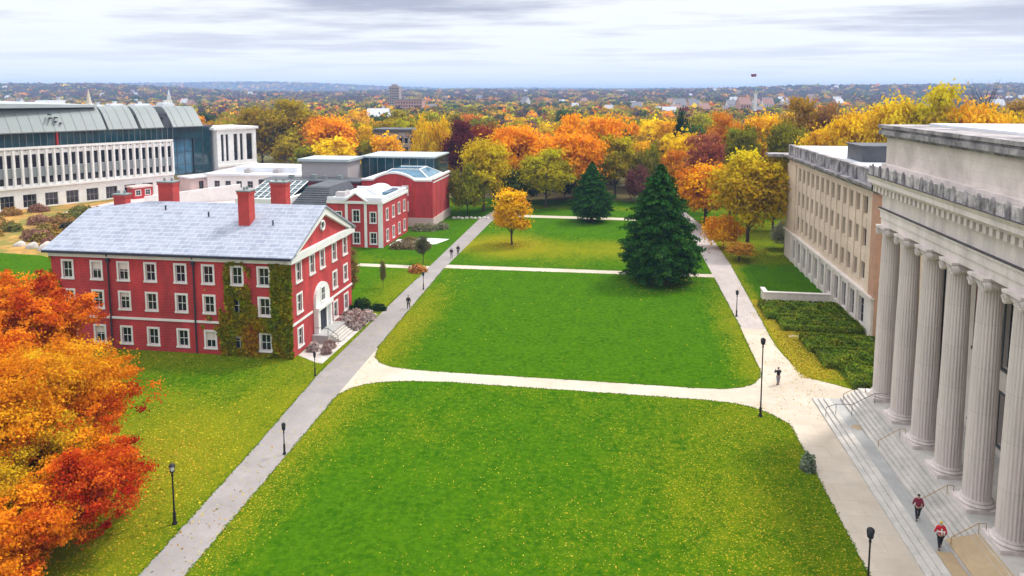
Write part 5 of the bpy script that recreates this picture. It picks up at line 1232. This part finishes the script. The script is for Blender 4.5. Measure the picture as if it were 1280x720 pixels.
def house(x, y, s, rz, nm, ri, label, group=None, zs=1):
    z = float(hill(np.array([x]), np.array([y]))[0]) if math.hypot(x, y) > 1000 else 0
    r_ = thing('house', label, 'house', (x, y, z), rz, group); r_.scale = (s, s, s * zs)
    for q in hp[nm, ri]: a = q.copy(); a.parent = r_; col.objects.link(a)
rh = random.Random(4)
def hx(u, y): return y * math.tan(math.atan((u - 640) / 895) - YAW)
for i in range(130):
    y = rh.uniform(620, 2600); u = rh.choice([rh.uniform(-10, 320), rh.uniform(480, 760), rh.uniform(860, 1060), rh.uniform(860, 1060), rh.uniform(1240, 1300), rh.uniform(760, 880)])
    nm = rh.choice(['white', 'white', 'pinkish', 'pinkish', 'grey', 'cream'])
    house(hx(u, y), y, rh.uniform(.65, 1.15), rh.uniform(-.7, .7), nm, rh.randrange(3), f'{nm} house far off among the trees of the town', f'{nm} houses of the far town', rh.uniform(1.2, 1.6))
house(-172, 500, 1.25, .2, 'white', 2, 'white many gabled house above the olive trees, below the far tower'); house(-163, 503, 1.0, 1.4, 'white', 2, 'smaller white gabled house joined to the many gabled one')
house(-352, 402, 1.35, .3, 'white', 2, 'white house above the pale upper roof of the science building', zs=1.3)
for i, u in enumerate((148, 190)): house(hx(u, 330), 330, 1.2, .5, 'white', 2, ['white house behind the second roof bay of the science building', 'white house behind the third roof bay of the science building'][i], zs=1.2)
tw = thing('tower_block', 'lone grey brown tower block on the skyline above the woods', 'tower', (-288, 905, 0))
mb = MB(); mb.wall((-295, 900, 0), (1, 0, 0), (0, -1, 0), 13.5, 36, [(1 + 2.5 * i, 2.6 + 2.5 * i, 3 + 3.2 * j, 4.9 + 3.2 * j) for i in range(5) for j in range(10)], .4); mb.box(-295, 900.5, 0, -281.5, 911, 36); mb.box(-292, 902, 36, -285, 908, 38.5); mb.build('wall', mat('brown_concrete', (.36, .29, .28), .85, .1), tw)
for i in range(5):
    for j in range(10): window(tw, (-293.2 + 2.5 * i, 900, 3.95 + 3.2 * j), 1.6, 1.9, 0, trim=0, depth=.35, bars=(0, 0))
pk = thing('apartment_block', 'long pinkish brick apartment block in the town beside the far tower', 'building', (-210, 705, 0))
mb = MB(); mb.wall((-224, 700, 0), (1, 0, 0), (0, -1, 0), 29, 20.5, [(1.2 + 2.8 * i, 2.6 + 2.8 * i, 7 + 3.2 * j, 8.8 + 3.2 * j) for i in range(10) for j in range(4)], .3); mb.box(-224, 700.4, 0, -195, 712, 20.5); mb.build('wall', hm_['pinkish'], pk)
mb = MB(); mb.box(-224.5, 699.5, 20.5, -194.5, 712.5, 21.2); mb.build('roof', M['roof_grey'], pk)
for i in range(10):
    for j in range(4): window(pk, (-222.1 + 2.8 * i, 700, 7.9 + 3.2 * j), 1.4, 1.8, 0, trim=0, depth=.25, bars=(0, 0))
gb = thing('concrete_building', 'grey and white concrete building with dark upper floor in the trees beyond the skylight roofs', 'building', (-78, 240, 0))
mb = MB(); mb.box(-82.6, 235, 0, -74.4, 246, 14.6); mb.build('white_block', M['panel_grey'], gb)
mb = MB(); mb.wall((-74.3, 234.6, 0), (1, 0, 0), (0, -1, 0), 6.4, 14.6, [(.5 + 2 * i, 1.8 + 2 * i, 3.2 * j + 1, 3.2 * j + 3) for i in range(3) for j in range(4)], .3); mb.box(-74.3, 235.1, 0, -67.9, 246, 14.6); mb.build('dark_block', M['stone_dark'], gb)
for i in range(3):
    for j in range(4): window(gb, (-73.15 + 2 * i, 234.6, 3.2 * j + 2), 1.3, 2.0, 0, trim=0, depth=.25, bars=(0, 0))
mb = MB(); mb.box(-83.2, 234.2, 14.6, -67.4, 246.5, 15.5); mb.build('roof', M['dark_metal'], gb)
mb = MB()
for j in range(3): mb.box(-82.2, 234.93, 11.2 + j, -77.5, 234.997, 11.7 + j)
mb.build('louvre', M['glass_blue'], gb)
sp1 = thing('church', 'pale pointed church spire rising behind the science building roof', 'church', (-261, 322, 0))
mb = MB(); mb.box(-262.4, 320.8, 0, -259.6, 323.6, 22.5); mb.build('tower', hm_['white'], sp1)
mb = MB(); mb.tube([(-261, 322.2, 22.5), (-261, 322.2, 30.0)], [1.3, .05], 8); mb.build('spire', hm_['cream'], sp1)
mn = thing('flag_tower', 'slender white tower with tall flag pole on the skyline above orange trees', 'tower', (128.7, 700, 0))
mb = MB(); mb.box(127.5, 699, 0, 129.9, 701.4, 26); mb.box(127.2, 698.7, 26, 130.2, 701.7, 26.8); mb.build('shaft', hm_['white'], mn)
mb = MB(); mb.tube([(128.7, 700.2, 26.8), (128.7, 700.2, 45.5)], [.16, .1], 6); mb.build('pole', M['roof_white'], mn)
fl = MB(); k = 9; fl.add([(128.6 - 4.6 * i / (k - 1), 700.2 + .35 * math.sin(i * 1.1), zz + .15 * math.sin(i)) for zz in (42.6, 45.2) for i in range(k)], [(i, i + 1, i + k + 1, i + k) for i in range(k - 1)])
tag(fl.build('flag', M['maroon'], None, (128.6, 700.2, 42.6)), 'small dark flag flying from the pole of the slender white tower', 'flag')

# ------------------------------------------------------------------ street lamps
def lamp(x, y, h, label, globe=True, s=1.0):
    s *= .8
    root = thing('street_lamp', label, 'lamp', (x, y, 0)); o_ = (x, y, 0)
    b = MB(); b.lathe(o_, [(.2 * s, 0), (.2 * s, .12), (.13 * s, .2), (.12 * s, .7), (.15 * s, .75), (.08 * s, .85)], 12); b.build('base', M['black'], root)
    b = MB(); b.lathe((x, y, .85), [(.075 * s, 0), (.055 * s, h - 1.75), (.09 * s, h - 1.7), (.09 * s, h - 1.6), (.05 * s, h - 1.5)], 10); b.build('post', M['black'], root)
    b = MB(); z = h - .65
    b.lathe((x, y, z), [(.06, 0), (.16 * s, .05), (.2 * s, .1), (.2 * s, .14)], 12); b.lathe((x, y, h - .18), [(.26 * s, 0), (.2 * s, .1), (.05 * s, .18)], 12)
    for k in range(4): a = k * math.pi / 2; b.tube([(x + .18 * s * math.cos(a), y + .18 * s * math.sin(a), z + .1), (x + .24 * s * math.cos(a), y + .24 * s * math.sin(a), h - .17)], [.022, .022], 5)
    hd = b.build('lantern', M['black'], root)
    b = MB(); b.lathe((x, y, z + .1), [(.13 * s, .02), (.2 * s, .15), (.19 * s, .3), (.1 * s, .37)], 12); b.build('globe', M['lamp_globe'] if globe else M['gutter'], hd)
lamp(-28.15, 40.1, 4.15, 'black lamp post with pale top between the big maple and the asphalt path')
lamp(-25.2, 49.6, 2.6, 'short black lamp post at the lawn edge halfway along the asphalt path', False, .8)
lamp(-29.3, 64.6, 2.5, 'short black post lamp below the porch of the long brick hall', False, .7)
lamp(12.7, 61.8, 7.05, 'tall black lamp post where the cross path meets the plaza', False, 1.05)
lamp(15.2, 90.2, 3.4, 'black lamp post beside the pink grey path opposite the hedges', False, .95)
lamp(13.8, 38.4, 4.8, 'black lamp post cut off by the picture edge between lawn and plaza', False, 1.0)
lamp(-27.0, 96.4, 2.6, 'short black lamp post on the asphalt path near the orange brown bush', False, .8)

# ------------------------------------------------------------------ people
def skin_mesh(name, verts, edges, rads, m, sub=1):
    me = bpy.data.meshes.new(name); me.from_pydata(verts, edges, []); me.update()
    o = bpy.data.objects.new(name, me); col.objects.link(o)
    sk = o.modifiers.new('s', 'SKIN'); o.modifiers.new('b', 'SUBSURF').render_levels = sub; o.modifiers['b'].levels = sub
    sv = me.skin_vertices[0].data
    for i, r in enumerate(rads): sv[i].radius = r if isinstance(r, tuple) else (r, r); sv[i].use_root = i == 0
    bpy.context.view_layer.update()
    em = bpy.data.meshes.new_from_object(o.evaluated_get(bpy.context.evaluated_depsgraph_get()))
    o.modifiers.clear(); o.data = em; em.name = name; em.materials.clear(); em.materials.append(m)
    for p in em.polygons: p.use_smooth = True
    return o
M['skin'] = mat('skin', (.5, .3, .22), .6, .05)
M['hair'] = mat('dark_hair', (.03, .02, .018), .6, .2)
def cloth(nm, c): return mat(nm, c, .85, .2, 8)
def person(x, y, z, rz, label, top, legs, pose='walk', hair=None, stripe=None, hat=None, group=None):
    root = thing('person', label, 'person', (x, y, z), rz, group)
    st_ = .2 if pose == 'walk' else .05
    kn = [(.1, st_ * .5, .48), (-.1, -st_ * .3, .48)]; an = [(.1, st_, .09), (-.1, -st_ * 1.2, .1)]
    if pose == 'camera': el = [(.34, .1, 1.18), (-.34, .1, 1.18)]; wr = [(.13, .3, 1.46), (-.13, .3, 1.46)]
    else: el = [(.27, -.1, 1.1), (-.27, .06, 1.1)]; wr = [(.27, .06, .88), (-.27, .22, .92)]
    sh = [(.19, 0, 1.4), (-.19, 0, 1.4)]
    V = [(0, 0, .92), (0, 0, 1.12), (0, 0, 1.33), (0, 0, 1.43), (0, .01, 1.52), (0, .02, 1.6), (0, .015, 1.7)]; r = [(.15, .11), (.13, .1), (.15, .1), (.07, .07), (.052, .055), (.078, .095), (.07, .085)]
    E_ = [(0, 1), (1, 2), (2, 3), (3, 4), (4, 5), (5, 6)]
    for s in (0, 1):
        b = len(V); V += [sh[s], el[s], wr[s]]; r += [.06, .043, .03]; E_ += [(2, b), (b, b + 1), (b + 1, b + 2)]
        d = (Vector(wr[s]) - Vector(el[s])).normalized(); side = d.cross(Vector((1, 0, 0))).normalized(); sg = 1 if s == 0 else -1
        pm = Vector(wr[s]) + d * .07; V.append(tuple(pm)); r.append(.034); E_.append((b + 2, b + 3))
        for k in range(4):
            f0 = pm + d * .03 + side * (.03 * (k - 1.5) * .8); f1 = f0 + d * (.04 - .004 * abs(k - 1)) - Vector((sg * .012, 0, 0)); c_ = len(V); V += [tuple(f0), tuple(f1)]; r += [.009, .008]; E_ += [(b + 3, c_), (c_, c_ + 1)]
        c_ = len(V); t0_ = Vector(wr[s]) + d * .04 + side * .035; V += [tuple(t0_), tuple(t0_ + d * .035 + side * .02)]; r += [.011, .009]; E_ += [(b + 2, c_), (c_, c_ + 1)]
        b = len(V); V += [(.1 if s == 0 else -.1, 0, .86), kn[s], an[s], (an[s][0], an[s][1] + .16, .04)]; r += [.095, .062, .042, (.04, .035)]; E_ += [(0, b), (b, b + 1), (b + 1, b + 2), (b + 2, b + 3)]
    body = skin_mesh('body', V, E_, r, M['skin']); body.parent = root
    V = [(0, 0, .86), (0, 0, 1.1), (0, 0, 1.34), (0, 0, 1.47)]; r = [(.19, .15), (.175, .14), (.19, .135), (.085, .085)]; E_ = [(0, 1), (1, 2), (2, 3)]
    for s in (0, 1):
        b = len(V); w2_ = Vector(el[s]).lerp(Vector(wr[s]), .9); V += [sh[s], el[s], tuple(w2_)]; r += [.085, .064, .048]; E_ += [(2, b), (b, b + 1), (b + 1, b + 2)]
    skin_mesh('jacket', V, E_, r, top).parent = root
    V = [(0, 0, .93)]; r = [(.17, .13)]; E_ = []
    for s in (0, 1):
        b = len(V); V += [(.1 if s == 0 else -.1, 0, .82), kn[s], (an[s][0], an[s][1], .13)]; r += [.11, .08, .065]; E_ += [(0, b), (b, b + 1), (b + 1, b + 2)]
    skin_mesh('trousers', V, E_, r, legs).parent = root
    for s in (0, 1): skin_mesh('shoe', [(an[s][0], an[s][1] - .03, .055), (an[s][0], an[s][1] + .1, .05), (an[s][0], an[s][1] + .19, .04)], [(0, 1), (1, 2)], [(.055, .06), (.055, .055), (.045, .04)], M['hair']).parent = root
    skin_mesh('hair', [(0, -.03, 1.62), (0, -.02, 1.71), (0, .02, 1.76)], [(0, 1), (1, 2)], [(.09, .085), (.098, .1), (.075, .08)], hat or hair or M['hair']).parent = root
    b = MB()
    for sx in (-.032, .032): b.lathe((sx, .1, 1.655), [(.004, -.01), (.012, 0), (.004, .01)], 6)
    b.build('eyes', M['black'], None).parent = root
    b = MB(); b.add([(-.014, .1, 1.61), (.014, .1, 1.61), (0, .125, 1.605), (0, .1, 1.65)], [(0, 2, 3), (2, 1, 3), (0, 1, 2)]); b.build('nose', M['skin'], None).parent = root
    if stripe is not None:
        b = MB(); b.box(-.2, -.175, 1.14, .2, -.14, 1.2); b.box(-.03, -.178, 1.0, .03, -.141, 1.36); b.build('jacket_stripe', stripe, None).parent = root
    return root
K = cloth('black_cloth', (.02, .02, .028)); G2 = cloth('grey_cloth', (.2, .2, .24)); MR = cloth('maroon_cloth', (.2, .02, .04)); RD_ = cloth('red_cloth', (.5, .02, .03)); YL = cloth('yellow_cloth', (.6, .45, .03)); WH = cloth('white_cloth', (.75, .72, .7))
person(15.7, 69.0, .02, .3, 'person in dark jacket and grey trousers standing on the plaza with elbows raised', K, G2, 'camera')
person(19.65, 46.9, .45, -.15, 'person in dark maroon jacket and black trousers walking along the stair landing', MR, K)
person(19.75, 43.9, .485, -.1, 'person in bright red and white jacket and yellow hat at the tan board', RD_, K, hat=YL, stripe=WH)
person(-26.5, 87.3, .02, .1, 'lone person in black walking the asphalt path before the second post', K, K)
person(-27.5, 115.9, .02, .05, 'person in grey trousers, one of two walking side by side on the asphalt path', K, G2)
person(-26.9, 118.4, .02, .05, 'person all in black, farther of two walking side by side on the asphalt path', K, K)
